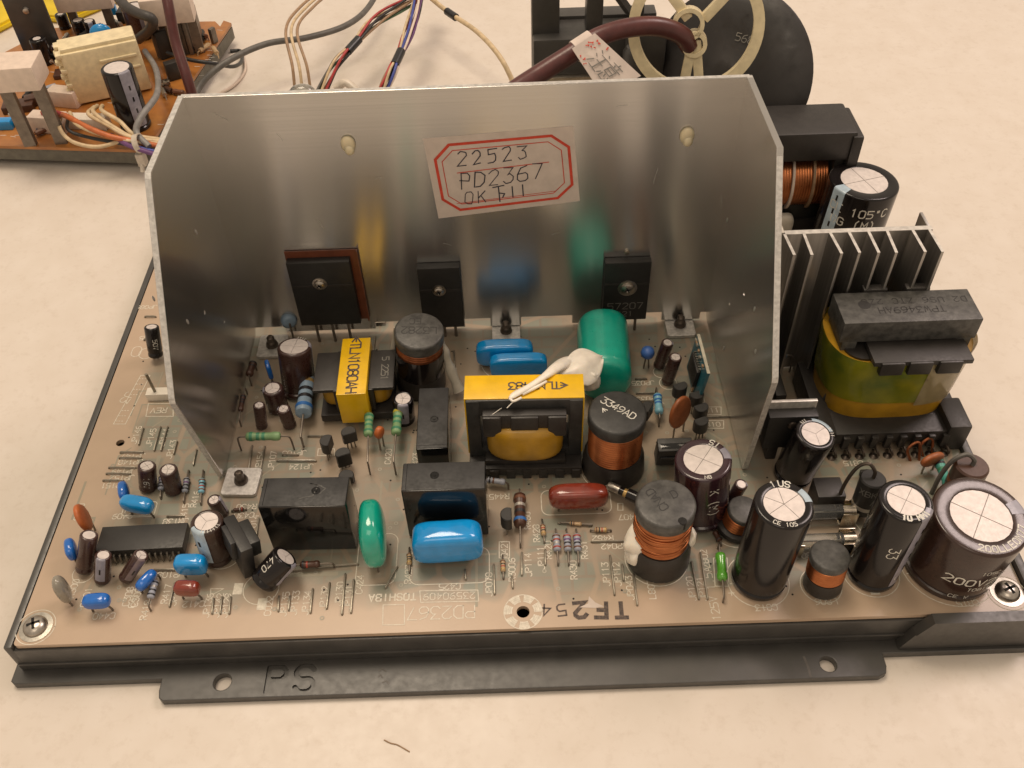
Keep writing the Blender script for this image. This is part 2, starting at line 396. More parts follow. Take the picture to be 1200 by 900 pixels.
def plate(outer, holes, z0, z1, m, bev=0.0):
    """flat plate with holes, as a mesh, between z0 and z1"""
    cu = D.curves.new('c', 'CURVE'); cu.dimensions = '2D'; cu.fill_mode = 'BOTH'; cu.extrude = (z1 - z0) / 2 - bev
    if bev: cu.bevel_depth = bev; cu.bevel_resolution = 1; cu.offset = -bev
    for pl in [outer] + holes:
        s = cu.splines.new('POLY'); s.points.add(len(pl) - 1); s.use_cyclic_u = True
        for p, (x, y) in zip(s.points, pl): p.co = (x, y, 0, 1)
    o = D.objects.new('c', cu); me = D.meshes.new_from_object(o); D.objects.remove(o)
    me.transform(Matrix.Translation((0, 0, (z0 + z1) / 2)))
    bm = bmesh.new(); bm.from_mesh(me); D.meshes.remove(me); bmesh.ops.remove_doubles(bm, verts=bm.verts[:], dist=1e-4)
    return mesh(bm, m, ang=4)

# ------------------------------------------------------------------ stroke lettering
FONT = {
 'A': ['0,0 2,6 4,0', '.7,2 3.3,2'], 'B': ['0,0 0,6 3,6 4,5 4,4 3,3 0,3', '3,3 4,2 4,1 3,0 0,0'], 'C': ['4,5 3,6 1,6 0,5 0,1 1,0 3,0 4,1'],
 'D': ['0,0 0,6 2.6,6 4,4.6 4,1.4 2.6,0 0,0'], 'E': ['4,0 0,0 0,6 4,6', '0,3 3,3'], 'F': ['0,0 0,6 4,6', '0,3 3,3'],
 'G': ['4,5 3,6 1,6 0,5 0,1 1,0 3,0 4,1 4,3 2.4,3'], 'H': ['0,0 0,6', '4,0 4,6', '0,3 4,3'], 'I': ['2,0 2,6'], 'J': ['4,6 4,1 3,0 1,0 0,1'],
 'K': ['0,0 0,6', '4,6 0,2.4', '1.2,3.5 4,0'], 'L': ['0,6 0,0 4,0'], 'M': ['0,0 0,6 2,3 4,6 4,0'], 'N': ['0,0 0,6 4,0 4,6'],
 'O': ['1,0 0,1 0,5 1,6 3,6 4,5 4,1 3,0 1,0'], 'P': ['0,0 0,6 3,6 4,5 4,4 3,3 0,3'], 'Q': ['1,0 0,1 0,5 1,6 3,6 4,5 4,1 3,0 1,0', '2.4,1.6 4,0'],
 'R': ['0,0 0,6 3,6 4,5 4,4 3,3 0,3', '2,3 4,0'], 'S': ['4,5 3,6 1,6 0,5 0,4 1,3 3,3 4,2 4,1 3,0 1,0 0,1'], 'T': ['2,0 2,6', '0,6 4,6'],
 'U': ['0,6 0,1 1,0 3,0 4,1 4,6'], 'V': ['0,6 2,0 4,6'], 'W': ['0,6 1,0 2,4 3,0 4,6'], 'X': ['0,0 4,6', '0,6 4,0'], 'Y': ['0,6 2,3 4,6', '2,3 2,0'],
 'Z': ['0,6 4,6 0,0 4,0'], '0': ['1,0 0,1 0,5 1,6 3,6 4,5 4,1 3,0 1,0'], '1': ['1,5 2,6 2,0'], '2': ['0,5 1,6 3,6 4,5 4,4 0,0 4,0'],
 '3': ['0,6 4,6 2,3.6 3,3.6 4,2.6 4,1 3,0 1,0 0,1'], '4': ['3,0 3,6 0,2 4,2'], '5': ['4,6 0,6 0,3.4 3,3.6 4,2.6 4,1 3,0 0,0'],
 '6': ['3.6,6 1,5 0,3 0,1 1,0 3,0 4,1 4,2.4 3,3.3 0,2.6'], '7': ['0,6 4,6 1.4,0'], '8': ['1,3 0,4 0,5 1,6 3,6 4,5 4,4 3,3 1,3 0,2 0,1 1,0 3,0 4,1 4,2 3,3'],
 '9': ['.4,0 3,1 4,3 4,5 3,6 1,6 0,5 0,3.6 1,2.7 4,3.4'], '-': ['0,3 4,3'], '+': ['0,3 4,3', '2,1 2,5'], '.': ['1.8,0 2.2,0'], '(': ['3,7 1.6,5 1.6,1 3,-1'],
 ')': ['1,7 2.4,5 2.4,1 1,-1'], ' ': [], '/': ['0,0 4,6'], '<': ['4,5.4 0,3 4,.6', '0,3 4,3'], 'o': ['1.2,4.6 1.2,5.8 2.4,5.8 2.4,4.6 1.2,4.6'], 'u': ['0,-1 0,4', '0,1 1,0 2,0 3,1 3,4'],
 '注': ['.2,6.6 1,6', '0,4.4 .8,3.8', '0,.2 1,2.4', '3,7 3.6,6.4', '1.6,5.4 4.8,5.4', '1.9,3 4.5,3', '1.4,0 5,0', '3.2,5.4 3.2,0'],
 '意': ['2.5,7.4 2.5,6.8', '.6,6.6 4.4,6.6', '1.6,6.2 1.9,5.6', '3.4,6.2 3.1,5.6', '.2,5.3 4.8,5.3', '1.2,4.8 3.8,4.8 3.8,2.6 1.2,2.6 1.2,4.8', '1.2,3.7 3.8,3.7', '.2,.4 .8,1.6', '1.4,1.8 1.4,.2 3.6,.2 3.8,1', '2.4,2.1 2.8,1.2', '4,1.9 4.8,.8'],
}
for k in FONT: FONT[k] = [[tuple(float(c) for c in p.split(',')) for p in s.split()] for s in FONT[k]]
def strokes(txt, size, adv=5.6, jit=0.0, slant=0.0):
    """centred polylines for txt, cap height = size"""
    s = size / 6; w = (len(txt) - 1) * adv + 4; out = []
    for i, ch in enumerate(txt):
        for st in FONT.get(ch, []):
            out.append([((x + i * adv - w / 2 + slant * y + random.uniform(-jit, jit)) * s, (y - 3 + random.uniform(-jit, jit)) * s) for x, y in st])
    return out
RIB = [0]
def ribbon(bm, pl, w, fmap, closed=False, mi=0):
    """thin flat stroke along polyline pl (2D), width w, mitred at the bends, mapped to 3D through fmap(u, v);
    every stroke lies a hair above the one before, so crossings never share a plane"""
    pl = [p for k, p in enumerate(pl) if k == 0 or math.hypot(p[0] - pl[k - 1][0], p[1] - pl[k - 1][1]) > 1e-5]
    if closed and math.hypot(pl[0][0] - pl[-1][0], pl[0][1] - pl[-1][1]) < 1e-5: pl = pl[:-1]
    n = len(pl)
    if n < 2: return
    RIB[0] = (RIB[0] + 1) % 13; lift = RIB[0] * 2.2e-4; seg = []
    for k in range(n if closed else n - 1):
        a, b = pl[k], pl[(k + 1) % n]; L = math.hypot(b[0] - a[0], b[1] - a[1]); seg.append(((b[0] - a[0]) / L, (b[1] - a[1]) / L))
    rows = []
    for k, (x, y) in enumerate(pl):
        d0 = seg[k - 1] if (k > 0 or closed) else seg[0]; d1 = seg[k] if k < len(seg) else seg[-1]
        nx, ny = -(d0[1] + d1[1]), d0[0] + d1[0]; L = math.hypot(nx, ny)
        if L < .35: nx, ny, m = -d1[1], d1[0], 1.0
        else: nx, ny = nx / L, ny / L; m = 1 / max(.45, nx * -d1[1] + ny * d1[0])
        ex = 0 if closed or 0 < k < n - 1 else (-.35 if k == 0 else .35)
        x += d1[0] * ex * w; y += d1[1] * ex * w; h = w / 2 * m
        p = fmap(x, y); e = 1e-3; nrm = (fmap(x + e, y) - p).cross(fmap(x, y + e) - p).normalized() * lift
        rows.append((bm.verts.new(fmap(x + nx * h, y + ny * h) + nrm), bm.verts.new(fmap(x - nx * h, y - ny * h) + nrm)))
    for k in range(n if closed else n - 1):
        A, B = rows[k], rows[(k + 1) % n]
        f = bm.faces.new((A[0], A[1], B[1], B[0])); f.material_index = mi
def flatmap(x, y, z, rot=0.0):
    c, s = math.cos(math.radians(rot)), math.sin(math.radians(rot))
    return lambda u, v: V((x + c * u - s * v, y + s * u + c * v, z))
def cylmap(r, a0, z0, rot=0.0):
    """u runs round the cylinder (to the right seen from outside), v up"""
    c, s = math.cos(math.radians(rot)), math.sin(math.radians(rot))
    def f(u, v):
        uu, vv = c * u - s * v, s * u + c * v
        a = math.radians(a0) + uu / r
        return V((r * math.cos(a), r * math.sin(a), z0 + vv))
    return f
def ringmap(r, a0, z, flip=False):
    """text round a flat rim; tops point outwards (inwards if flip)"""
    def f(u, v):
        if flip: u, v = -u, -v
        a = math.radians(a0) - u / r
        return V(((r + v) * math.cos(a), (r + v) * math.sin(a), z))
    return f
def text(bm, txt, size, w, fmap, adv=5.6, **k):
    for pl in strokes(txt, size, adv, **k): ribbon(bm, pl, w, fmap)

# ================================================================== THE SETTING
TZ = -1.7
bm = bmesh.new(); box(bm, -150, 170, -120, 220, TZ - 3, TZ, bev=.4)
put('table_top', mesh(bm, 'table'), kind='structure')

# ================================================================== THE POWER SUPPLY MODULE
PS = root('power_supply_module', 'power supply board in a black tray, with an aluminium heatsink wall and handwritten label', 'circuit board', (15.3, 12, TZ))
BW, BD = 30.45, 24.0
# --- tray
bm = bmesh.new()
box(bm, -.27, -.03, -.08, BD + .3, TZ + .3, .02, bev=.05)              # left wall
box(bm, BW + .03, BW + .3, -.25, BD + .3, TZ + .3, .20, bev=.05)       # right wall
box(bm, -.27, BW + .3, BD, BD + .25, TZ + .3, .1, bev=.05)             # rear wall
box(bm, -.26, BW + .02, -.07, .10, TZ + .3, -.20, bev=.03)             # front wall
box(bm, -.20, 27.2, -.13, -.02, -1.05, -.95, bev=.02)
box(bm, 0, BW, 0, BD, TZ + .12, TZ + .3)                               # floor of the tray
prism(bm, [(27.0, -.55), (27.35, .17), (BW + .3, .17), (BW + .3, -.55)], 0, .34, mtx=Matrix(((1, 0, 0, 0), (0, 0, -1, -.08), (0, 1, 0, .02), (0, 0, 0, 1))))
prism(bm, [(26.7, -1.38), (27.0, -.53), (BW + .3, -.53), (BW + .3, -1.38)], 0, .30, mtx=Matrix(((1, 0, 0, 0), (0, 0, -1, -.08), (0, 1, 0, 0), (0, 0, 0, 1))))
tray = put('tray', mesh(bm, 'case'), PS, label='black plastic tray under the board')
outer = [(-.5, -.42), (-.38, -.52), (4.15, -.52), (4.15, -.9), (4.2, -1.12), (4.32, -1.22), (25.9, -1.22), (26.12, -1.12), (26.2, -.9), (26.2, -.50), (BW + .5, -.50), (BW + .5, BD + .5), (-.5, BD + .5)]
h1 = at(260, 798, TZ + .35); h2 = at(971, 777, TZ + .35)
flange = put('mounting_flange', plate(outer, [circ(h1.x, h1.y, .27), circ(h2.x, h2.y, .25)], TZ + .01, TZ + .30, 'case', bev=.03), tray, label='flat black mounting flange marked PS along the tray front')
fm = lambda x, y, r=0: flatmap(x, y, TZ + .304, r)
c = at(324, 796, TZ + .3); c2 = at(357, 795, TZ + .3)
for ch, cc in (('P', c), ('S', c2)):                                       # letters sunk into the flange
    bm = bmesh.new()
    pls = strokes(ch, .80)
    if ch == 'S': pls = [[(p.x, p.y) for p in spline([(x, y, 0) for x, y in pls[0]], 3)]]
    for pl in pls:
        for (x0, y0), (x1, y1) in zip(pl, pl[1:]):
            L_ = math.hypot(x1 - x0, y1 - y0); a_ = math.degrees(math.atan2(y1 - y0, x1 - x0))
            b2 = rrect(L_ + .15, .15, .07, n=2); prism(bm, b2, TZ + .22, TZ + .36, mtx=T(cc.x + (x0 + x1) / 2, cc.y + (y0 + y1) / 2, 0) @ Rz(a_))
    cut = D.objects.new('cut', mesh(bm, 'case', smooth=False)); COL.objects.link(cut)
    md = flange.modifiers.new('cut', 'BOOLEAN'); md.operation = 'DIFFERENCE'; md.solver = 'EXACT'; md.use_self = True; md.object = cut
    bpy.context.view_layer.update(); dg = bpy.context.evaluated_depsgraph_get()
    nm = D.meshes.new_from_object(flange.evaluated_get(dg)); flange.modifiers.clear(); flange.data = nm; D.objects.remove(cut)
bm = bmesh.new()
for px, py, L in ((448, 786, .22), (452, 800, .2), (446, 793, .12)):
    q = at(px, py, TZ + .3); ribbon(bm, [(q.x - L / 2, q.y), (q.x, q.y + .06), (q.x + L / 2, q.y - .03)], .035, fm(0, 0))
for (a, b), (c_, d) in (((942, 770), (950, 793)), ((980, 700), (982, 702))):
    p, q = at(a, b, TZ + .3), at(c_, d, TZ + .3)
    ribbon(bm, [(p.x, p.y), (p.x + .05, (p.y + q.y) / 2), (q.x, q.y)], .07, fm(0, 0)) if a == 942 else None
put('scuff_marks', mesh(bm, 'scuff', smooth=False), flange)

# --- the board
hole = at(613, 717); hole2 = at(141, 519)
bme = plate(rrect(BW, BD, .12, cx=BW / 2, cy=BD / 2), [circ(hole.x, hole.y, .2), circ(hole2.x, hole2.y, .15)], -.16, 0, M['pcb'])
PCB = put('circuit_board', bme, PS, label='tan and grey green laminate board with white printing')

silk = bmesh.new()
SW = .028
def stext(s, px, py, rot=0, size=.2, w=SW, adv=5.2):
    p = at(px, py); text(silk, s, size, w, flatmap(p.x, p.y, .004, rot), adv=adv)
def soutline(pts, w=SW, closed=True):
    ribbon(silk, [(at(*p).x, at(*p).y) for p in pts], w, flatmap(0, 0, .004), closed)
def scirc(px, py, r, w=SW, a0=0, a1=360):
    p = at(px, py); n = 36
    ribbon(silk, [(p.x + r * math.cos(math.radians(a0 + (a1 - a0) * i / n)), p.y + r * math.sin(math.radians(a0 + (a1 - a0) * i / n))) for i in range(n + 1)], w, flatmap(0, 0, .004))
def srr(px, py, w, h, r):
    p = at(px, py); ribbon(silk, rrect(w, h, r, cx=p.x, cy=p.y), SW, flatmap(0, 0, .004), True)
for s, x, y, r in (('JP146', 159.6, 510, 90), ('JP145', 177, 513, 90), ('JP144', 192, 513, 90), ('JP143', 200.5, 527, 90), ('JP147', 156, 534.5, 180), ('JP148', 153, 541.5, 180),
    ('JP149', 145, 552.5, 180), ('JP152', 143, 560, 180), ('JP151', 133, 569, 180), ('JP138', 206, 611, 180), ('C409', 143.6, 605, 180), ('C440', 122, 722, 180), ('R418', 170.5, 715, 90), ('R417', 195, 696, 90),
    ('JP137', 205.5, 696, 90), ('C412', 227, 708, 180), ('C308', 150, 699, 90), ('C413', 157, 701, 90), ('JP106', 200, 673.5, 180), ('JP136', 243.7, 709.7, 90),
    ('JP142', 255.5, 709.7, 90), ('JP129', 265, 709.7, 90), ('R416', 228.6, 585, 90), ('R415', 216, 600, 90), ('C022', 315, 710, 90), ('JP135', 333.5, 708, 90), ('JP133', 345.5, 706.7, 90),
    ('JP134', 359, 706.7, 90), ('JP132', 379.6, 701, 90), ('JP130', 397.4, 696, 90), ('JP131', 408, 700, 90), ('C424', 421.5, 685, 90), ('R427', 478.4, 673, 90),
    ('C425', 527, 687.5, 180), ('JP070', 573, 685, 90), ('JP124', 353, 547, 180), ('JP103', 345, 531, 180), ('R430', 289, 593.8, 180), ('C430', 286, 604, 180), ('JP014', 297, 616, 90),
    ('JP114', 619, 662, 90), ('JP111', 634, 654, 90), ('R428', 628.6, 625, 90), ('R420', 642.5, 644.5, 90), ('R431', 684.5, 644.5, 90), ('R430', 672, 668, 90), ('R462', 706.5, 631, 180),
    ('JP042', 720, 640, 180), ('JP113', 710, 673, 90), ('JP112', 723, 673, 90), ('JP043', 738, 689, 90), ('L807', 763.4, 690.7, 90), ('Z802', 826, 655, 90), ('Q421', 591, 642.7, 90), ('R3006', 600, 667.6, 90),
    ('C813', 898, 712, 180), ('L806', 968, 705, 180), ('L804', 945, 651, 180), ('C815', 1134, 707, 180), ('D813', 996, 618, 90), ('JP035', 753.5, 449, 180), ('JP033', 759.5, 467.5, 180),
    ('JP034', 765, 475, 180), ('Q411', 831.5, 481, 0), ('Q410', 833, 497.5, 0), ('JP154', 304, 540, 90), ('JP107', 319, 540, 90), ('R445', 585, 582, 180), ('R460', 618, 610, 90),
    ('R300', 86, 690, 90), ('C301', 101, 700, 90), ('C430', 93, 600, 90), ('W806', 850, 445, 90), ('D407', 737, 606, 180), ('C815', 1000, 543, 180), ('C423', 487, 540, 90), ('C420', 455, 535, 90), ('R422', 374, 566, 180),
    ('JP085', 176, 396, 180), ('JP086', 172, 360, 180), ('C308', 160, 700, 90), ('L800', 700, 570, 180), ('JP094', 532, 440, 90), ('JP120', 810, 690, 90), ('JP121', 822, 690, 90)):
    stext(s, x, y, r)
stext('125V 1.5A', 834, 695, 90, .24); stext('J3', 149, 466, 250, .34, .03); stext('REV', 186, 481, 180, .24)
stext('TOSHIBA', 460, 700, 180, .23, .045, 5.6); stext('PD2367', 517, 718, 180, .42, .032, 5.0); stext('23590409', 526.5, 698.5, 180, .22, .026, 5.6)
for b in ([(492, 692.5), (560, 691.5), (561, 704.5), (493, 706)], [(449, 709), (474, 708.5), (474, 732), (448.5, 732.5)], [(585, 635), (597, 635), (597, 654), (585, 654)],
          [(165, 440), (176, 440), (147, 497), (133, 497)], [(174, 473), (203, 473), (203, 488), (171, 488)], [(820, 477), (845, 477), (845, 486), (820, 486)], [(820, 493), (848, 493), (848, 502), (820, 502)],
          [(836, 654), (852, 654), (854, 687), (838, 687)], [(198, 655), (201, 655), (213, 612), (209, 612)], [(373, 526), (392, 526), (392, 534), (372, 534)], [(243, 700), (247, 700), (247, 690), (262, 690)], [(812, 455), (822, 455), (826, 472), (815, 472)], [(724, 590), (730, 590), (730, 598), (724, 598)]):
    soutline(b)
for k in range(9):
    for j in range(3):
        p = at(164 - k * 3.4 + j * 3.2, 444 + k * 6.2)
        if 3 < k < 6: continue
        ribbon(silk, [(p.x - .02, p.y), (p.x + .02, p.y)], .03, flatmap(0, 0, .004))
srr(442, 655, 1.25, 1.9, .3); srr(527, 663, 2.5, 1.3, .3); srr(675, 588, 2.3, 1.0, .25); srr(165, 597, 1.0, .6, .12); srr(160, 412, .36, .55, .17); srr(160, 597, .9, .5, .1)
for px, py, r in ((888, 680, .95), (1020, 671, .86), (1110, 662, 1.45), (962, 686, .62), (769, 655, .98), (860, 620, .7), (262, 648, .6), (306, 690, .55), (172, 414, .3), (783, 449, .32), (98, 672, .34), (775, 436, .3), (714, 548, 1.0), (592, 425, .9)):
    scirc(px, py, r)
for k in range(7):                                                          # ring of short bars round the hole
    p = hole; a = k * 51.4
    for rr in (.36, .42, .48, .54):
        ribbon(silk, [(p.x + rr * math.cos(math.radians(a + t)), p.y + rr * math.sin(math.radians(a + t))) for t in range(0, 34, 8)], .055, flatmap(0, 0, .004))
for px, py in ((613, 717), (42, 735), (1180, 695)): scirc(px, py, .58)
for x, y in ((857, 695), (1066, 672), (858, 684), (1076, 667)): stext('+' if x in (857, 1066) else '-', x, y, 0, .26)
p = at(999, 615); ribbon(silk, [(p.x - .25, p.y + 1.0), (p.x + .45, p.y - .9)], .03, flatmap(0, 0, .004))
prism(silk, [(p.x - .1, p.y + .22), (p.x + .2, p.y + .3), (p.x + .02, p.y)], .003, .006)
for px, py in ((307, 708), (1024, 690), (279, 690)):
    p = at(px, py); box(silk, p.x - .14, p.x + .14, p.y - .2, p.y + .2, .002, .006)
put('silkscreen_printing', mesh(silk, 'silk', smooth=False), PCB)
bm = bmesh.new()                                                             # rubber stamped characters
for ch, px in (('T', 728), ('F', 704), ('2', 680), ('5', 658), ('4', 640)):
    p = at(px, 715); text(bm, ch, .50 if px > 660 else .38, .13 if px > 660 else .05, flatmap(p.x, p.y, .006, 180 + random.uniform(-6, 6)))
put('rubber_stamp_marks', mesh(bm, 'ink', smooth=False), PCB)
bm = bmesh.new(); p = at(693, 708)
prism(bm, [(p.x - .38, p.y - .1), (p.x - .1, p.y + .02), (p.x - .05, p.y + .27), (p.x + .12, p.y + .05), (p.x + .38, p.y - .1), (p.x + .1, p.y - .14)], .008, .012)
put('adhesive_residue', mesh(bm, 'paper', smooth=False), PCB)
bm = bmesh.new()                                                             # small black discs scattered as via holes
rv = random.Random(3)
for k in range(150):
    x, y = rv.uniform(.8, 30), rv.uniform(.8, 12.6)
    lathe(bm, [(.035, .0), (.035, .006), (0, .006)], n=6, mtx=T(x, y, 0))
put('via_holes', mesh(bm, 'hole', smooth=False), PCB, kind='stuff')

bm = bmesh.new(); tr = random.Random(11)                                     # copper tracks showing through the mask
for k in range(45):
    sg_ = tr.choice((-1, 1))
    x, y = tr.uniform(.8, 29.5), tr.uniform(.5, 12.8); w_ = tr.choice((.05, .05, .08, .14)); pts = [(x, y)]; d = tr.choice((0, 90, 180, 270))
    for j in range(tr.randint(1, 4)):
        L_ = tr.uniform(.4, 2.2); x += L_ * math.cos(math.radians(d)); y += L_ * math.sin(math.radians(d)); pts.append((min(29.8, max(.4, x)), min(12.9, max(.3, y)))); sg_ = -sg_; d += sg_ * tr.choice((45, 45, 90))
    pts = [pts[0]] + [p for q, p in zip(pts, pts[1:]) if math.hypot(p[0] - q[0], p[1] - q[1]) > .05]
    if len(pts) > 1: RIB[0] = -1; ribbon(bm, pts, w_, flatmap(0, 0, .0004 + k * .00006))
put('copper_tracks', mesh(bm, 'track', smooth=False), PCB, kind='stuff')
bm = bmesh.new()
for k in range(120):
    x, y = tr.uniform(.5, 29.8), tr.uniform(.4, 12.8)
    lathe(bm, [(.075, .0078), (.035, .0078)], n=8, mtx=T(x, y, 0))
put('solder_pads', mesh(bm, 'pad', smooth=False), PCB, kind='stuff')

# --- jumper wires
def jumper(a, b, m='tin_d', lift=.07):
    p, q = at(*a), at(*b); d = (q - p); L = d.length; d.normalize()
    bm = bmesh.new()
    tube(bm, [(0, 0, 0), (.02, 0, lift * .8), (.07, 0, lift), (L - .07, 0, lift), (L - .02, 0, lift * .8), (L, 0, 0)], .032, n=6)
    put('jumper_wire', mesh(bm, m), PCB and PS, frame(p, (0, 0, 1), d))
for a, b in (((168.5, 502.7), (163, 522)), ((188.7, 501), (181, 529)), ((197, 501), (189, 529)), ((208, 518), (204, 533)), ((230.7, 527.6), (227, 546)), ((141, 531), (168.5, 531)), ((140, 537.5), (166, 537.5)),
    ((127.6, 549), (159.6, 549)), ((124.7, 556), (153, 556)), ((121, 564), (145, 564)), ((196, 606), (216, 606)), ((205.5, 683.7), (199, 712)), ((181, 668.6), (211, 668.6)), ((251, 702), (249, 720)),
    ((261, 700), (258.5, 720)), ((271, 700), (269, 720)), ((327.5, 699), (326.5, 717)), ((340.4, 699), (338.7, 716)), ((367, 690.7), (364, 719)), ((386.7, 683.6), (383, 714)), ((405, 673), (401, 721)), ((415, 680), (411.5, 719)),
    ((578.7, 662), (579.8, 697)), ((324.4, 541), (370.7, 541)), ((331, 534), (350, 534)), ((304, 608), (299, 642)), ((611.6, 648), (611.6, 675)), ((639, 644.5), (639, 663)), ((693, 635.6), (732.5, 635)), ((714.7, 651.6), (720, 698)),
    ((729, 662), (730.7, 681)), ((742, 673), (746.7, 710)), ((810, 658.7), (819, 703)), ((820.6, 648), (829, 703)), ((746, 462), (771.5, 462)), ((744.5, 445), (758, 445)), ((749, 471), (773, 471)), ((296, 523), (292, 552)), ((311, 524), (306, 550)),
    ((361, 512), (388, 512)), ((170, 372), (183, 372)), ((169, 399), (184, 399)), ((654, 614), (694, 616)), ((433, 395), (431, 408)), ((440, 395), (438, 412)), ((532, 412), (533, 434)), ((826, 490), (866, 489)), ((466, 665), (452, 690)),
    ((1000, 655), (1002, 668)), ((600, 676), (601, 690)), ((372, 666), (420, 662)), ((545, 668), (546, 680))):
    jumper(a, b, 'tin' if (a, b) == ((324.4, 541), (370.7, 541)) else 'tin_d')

# ------------------------------------------------------------------ component builders (each returns the part)
def ecap(b, t, h, d, sl='sl_brown', st='st_grey', sa=-60, score='K', z0=0.0, label=None, parent=None, txt=None, sw=46, topr=.72, lead=0.0, world=False):
    B = V(b) if world else at(*b, z0); Tt = V(t) if world else at(*t, h + z0)
    H = (Tt - B).length; R = d / 2; mt = frame(B, Tt - B)
    e = min(.09, R * .22)
    prof = [(0, .02), (R * .86, .0), (R * .97, .03), (R, .08), (R, .13 * R + .10), (R * .93, .13 * R + .15), (R * .93, .13 * R + .19), (R, .13 * R + .25), (R, H - e)]
    for k in range(1, 5): prof.append((R - e + e * math.cos(k * PI / 8), H - e + e * math.sin(k * PI / 8)))
    prof += [(R * topr + .02, H + .0), (R * topr, H - .008), (R * topr - .02, H - .05), (0, H - .05)]
    bm = bmesh.new(); lathe(bm, prof, n=40 if R > .5 else 24)
    o = put('electrolytic_capacitor', mesh(bm, sl), parent or PS, mt, label)
    # scored aluminium vent top
    bm = bmesh.new(); r = R * topr - .01; g = max(.012, r * .028)
    lathe(bm, [(r, H - .052), (r, H - .03), (0, H - .03)], n=28, mi=1)
    sec = {'+': [45, 135, 225, 315], 'K': [0, 62, 118, 180, 270], 'Y': [20, 140, 260], 'o': []}[score]
    sec = [(a + sa * .3 + (H * 17) % 40) % 360 for a in sec]; sec.sort()
    if not sec: lathe(bm, [(r, H - .03), (r, H - .012), (0, H - .010)], n=28)
    for i, a in enumerate(sec):
        a2 = sec[(i + 1) % len(sec)]; a2 += 360 if a2 <= a else 0
        n = max(3, int((a2 - a) / 14)); mid = math.radians((a + a2) / 2); off = g / 2 / max(.3, math.sin(math.radians(min(90, (a2 - a) / 2))))
        cx, cy = off * math.cos(mid), off * math.sin(mid)
        dg = math.degrees(g / 2 / r)
        poly = [(cx, cy)] + [(r * math.cos(math.radians(a + dg + (a2 - a - 2 * dg) * k / n)), r * math.sin(math.radians(a + dg + (a2 - a - 2 * dg) * k / n))) for k in range(n + 1)]
        prism(bm, poly, H - .032, H - .010)
    put('vent_top', mesh(bm, ['alu_top', 'groove'], ang=20), o, mt)
    if st:
        bm = bmesh.new(); q = .006
        pr = [(R + q, .34 if R > .4 else .2), (R + q, H - e)]
        for k in range(1, 5): pr.append((R - e + (e + q) * math.cos(k * PI / 8), H - e + (e + q) * math.sin(k * PI / 8)))
        pr.append((R * topr + .02, H + q))
        lathe(bm, pr, n=10, a0=sa - sw / 2, a1=sa + sw / 2)
        put('polarity_stripe', mesh(bm, st), o, mt)
        bm = bmesh.new(); k = .6
        while k < H - .35:
            ribbon(bm, [(-.0, -.09), (.0, .09)], .05 if R < .5 else .09, cylmap(R + q * 2, sa, k)); k += .62
        if len(bm.faces): put('minus_marks', mesh(bm, 'sl_black', smooth=False), o, mt)
        else: bm.free()
    bm = bmesh.new(); any_ = False
    for it in (txt or []):
        kind, s, size, a, zz, rot = it[:6]
        w = it[6] if len(it) > 6 else size * .16
        if kind == 'side': text(bm, s, size, w, cylmap(R + .006, a, zz, rot))
        else: text(bm, s, size, w, ringmap(R * (topr + 1) / 2 - .01, a, H + .006, flip=kind == 'rimf'))
        any_ = True
    if any_: put('printed_text', mesh(bm, 'print', smooth=False), o, mt)
    else: bm.free()
    if lead:
        bm = bmesh.new()
        for s in (-1, 1):
            a = mt @ V((s * R * .4, 0, .03)); g_ = at(*b, 0) if not world else V((B.x, B.y, 0))
            tube(bm, [a, (a * .5 + V((g_.x + s * .08, g_.y - lead, 0)) * .5 + V((0, 0, .05))), V((g_.x + s * .09, g_.y - lead, -.05))], .03, n=6, sub=4)
        put('lead', mesh(bm, 'lead'), o)
    return o

# left front corner cluster
ecap((98.7, 668), (104.4, 626.5), 1.3, .54, 'sl_brown', None, score='o', label='dull dark brown small capacitor nearest the board corner', z0=.12, lead=.1)
ecap((120, 680), (121, 650), 1.05, .50, 'sl_brown', 'st_grey', sa=-92, sw=70, score='o', label='small capacitor with grey stripe in front of the long chip')
ecap((147, 678), (165.8, 650), .95, .46, 'sl_brown', 'st_brown', sa=-70, sw=60, score='Y', z0=.12, lead=.1, label='small capacitor tilted away from the chip edge')
ecap((173.8, 572), (172, 545.4), 1.0, .60, 'sl_brown', None, score='+', label='left one of two like brown capacitors beside the two blue ones', txt=[('side', '16V', .18, -80, .5, -90, .02)])
ecap((204, 575), (196.9, 549.6), 1.05, .60, 'sl_brown', None, score='K', label='right one of two like brown capacitors left of the wall foot')
ecap((182.7, 417), (177.4, 382.5), 1.2, .55, 'sl_black', None, score='Y', z0=.25, lead=.1, label='lone small capacitor on long leads left of the heatsink wall', txt=[('side', '50V', .16, -60, .6, -90, .02)])
ecap((256, 652), (241.8, 610.6), 1.8, 1.0, 'sl_maroon', 'st_blue', sa=-118, sw=62, score='Y', label='medium maroon capacitor with pale blue stripe right of the chip', txt=[('rimf', 'IIIIIII', .1, -60, 0, 0, .02)])
ecap((261, 603), (250.3, 585.4), .9, .46, 'sl_maroon', 'st_grey', sa=10, score='K', label='small maroon capacitor behind the striped one')
ecap((308, 682), (335, 652), .70, .88, 'sl_black', 'st_grey', sa=-20, score='K', z0=.42, lead=.15, label='black capacitor lying over in front of the left relay', txt=[('side', '470', .2, -130, .75, -90, .03)])
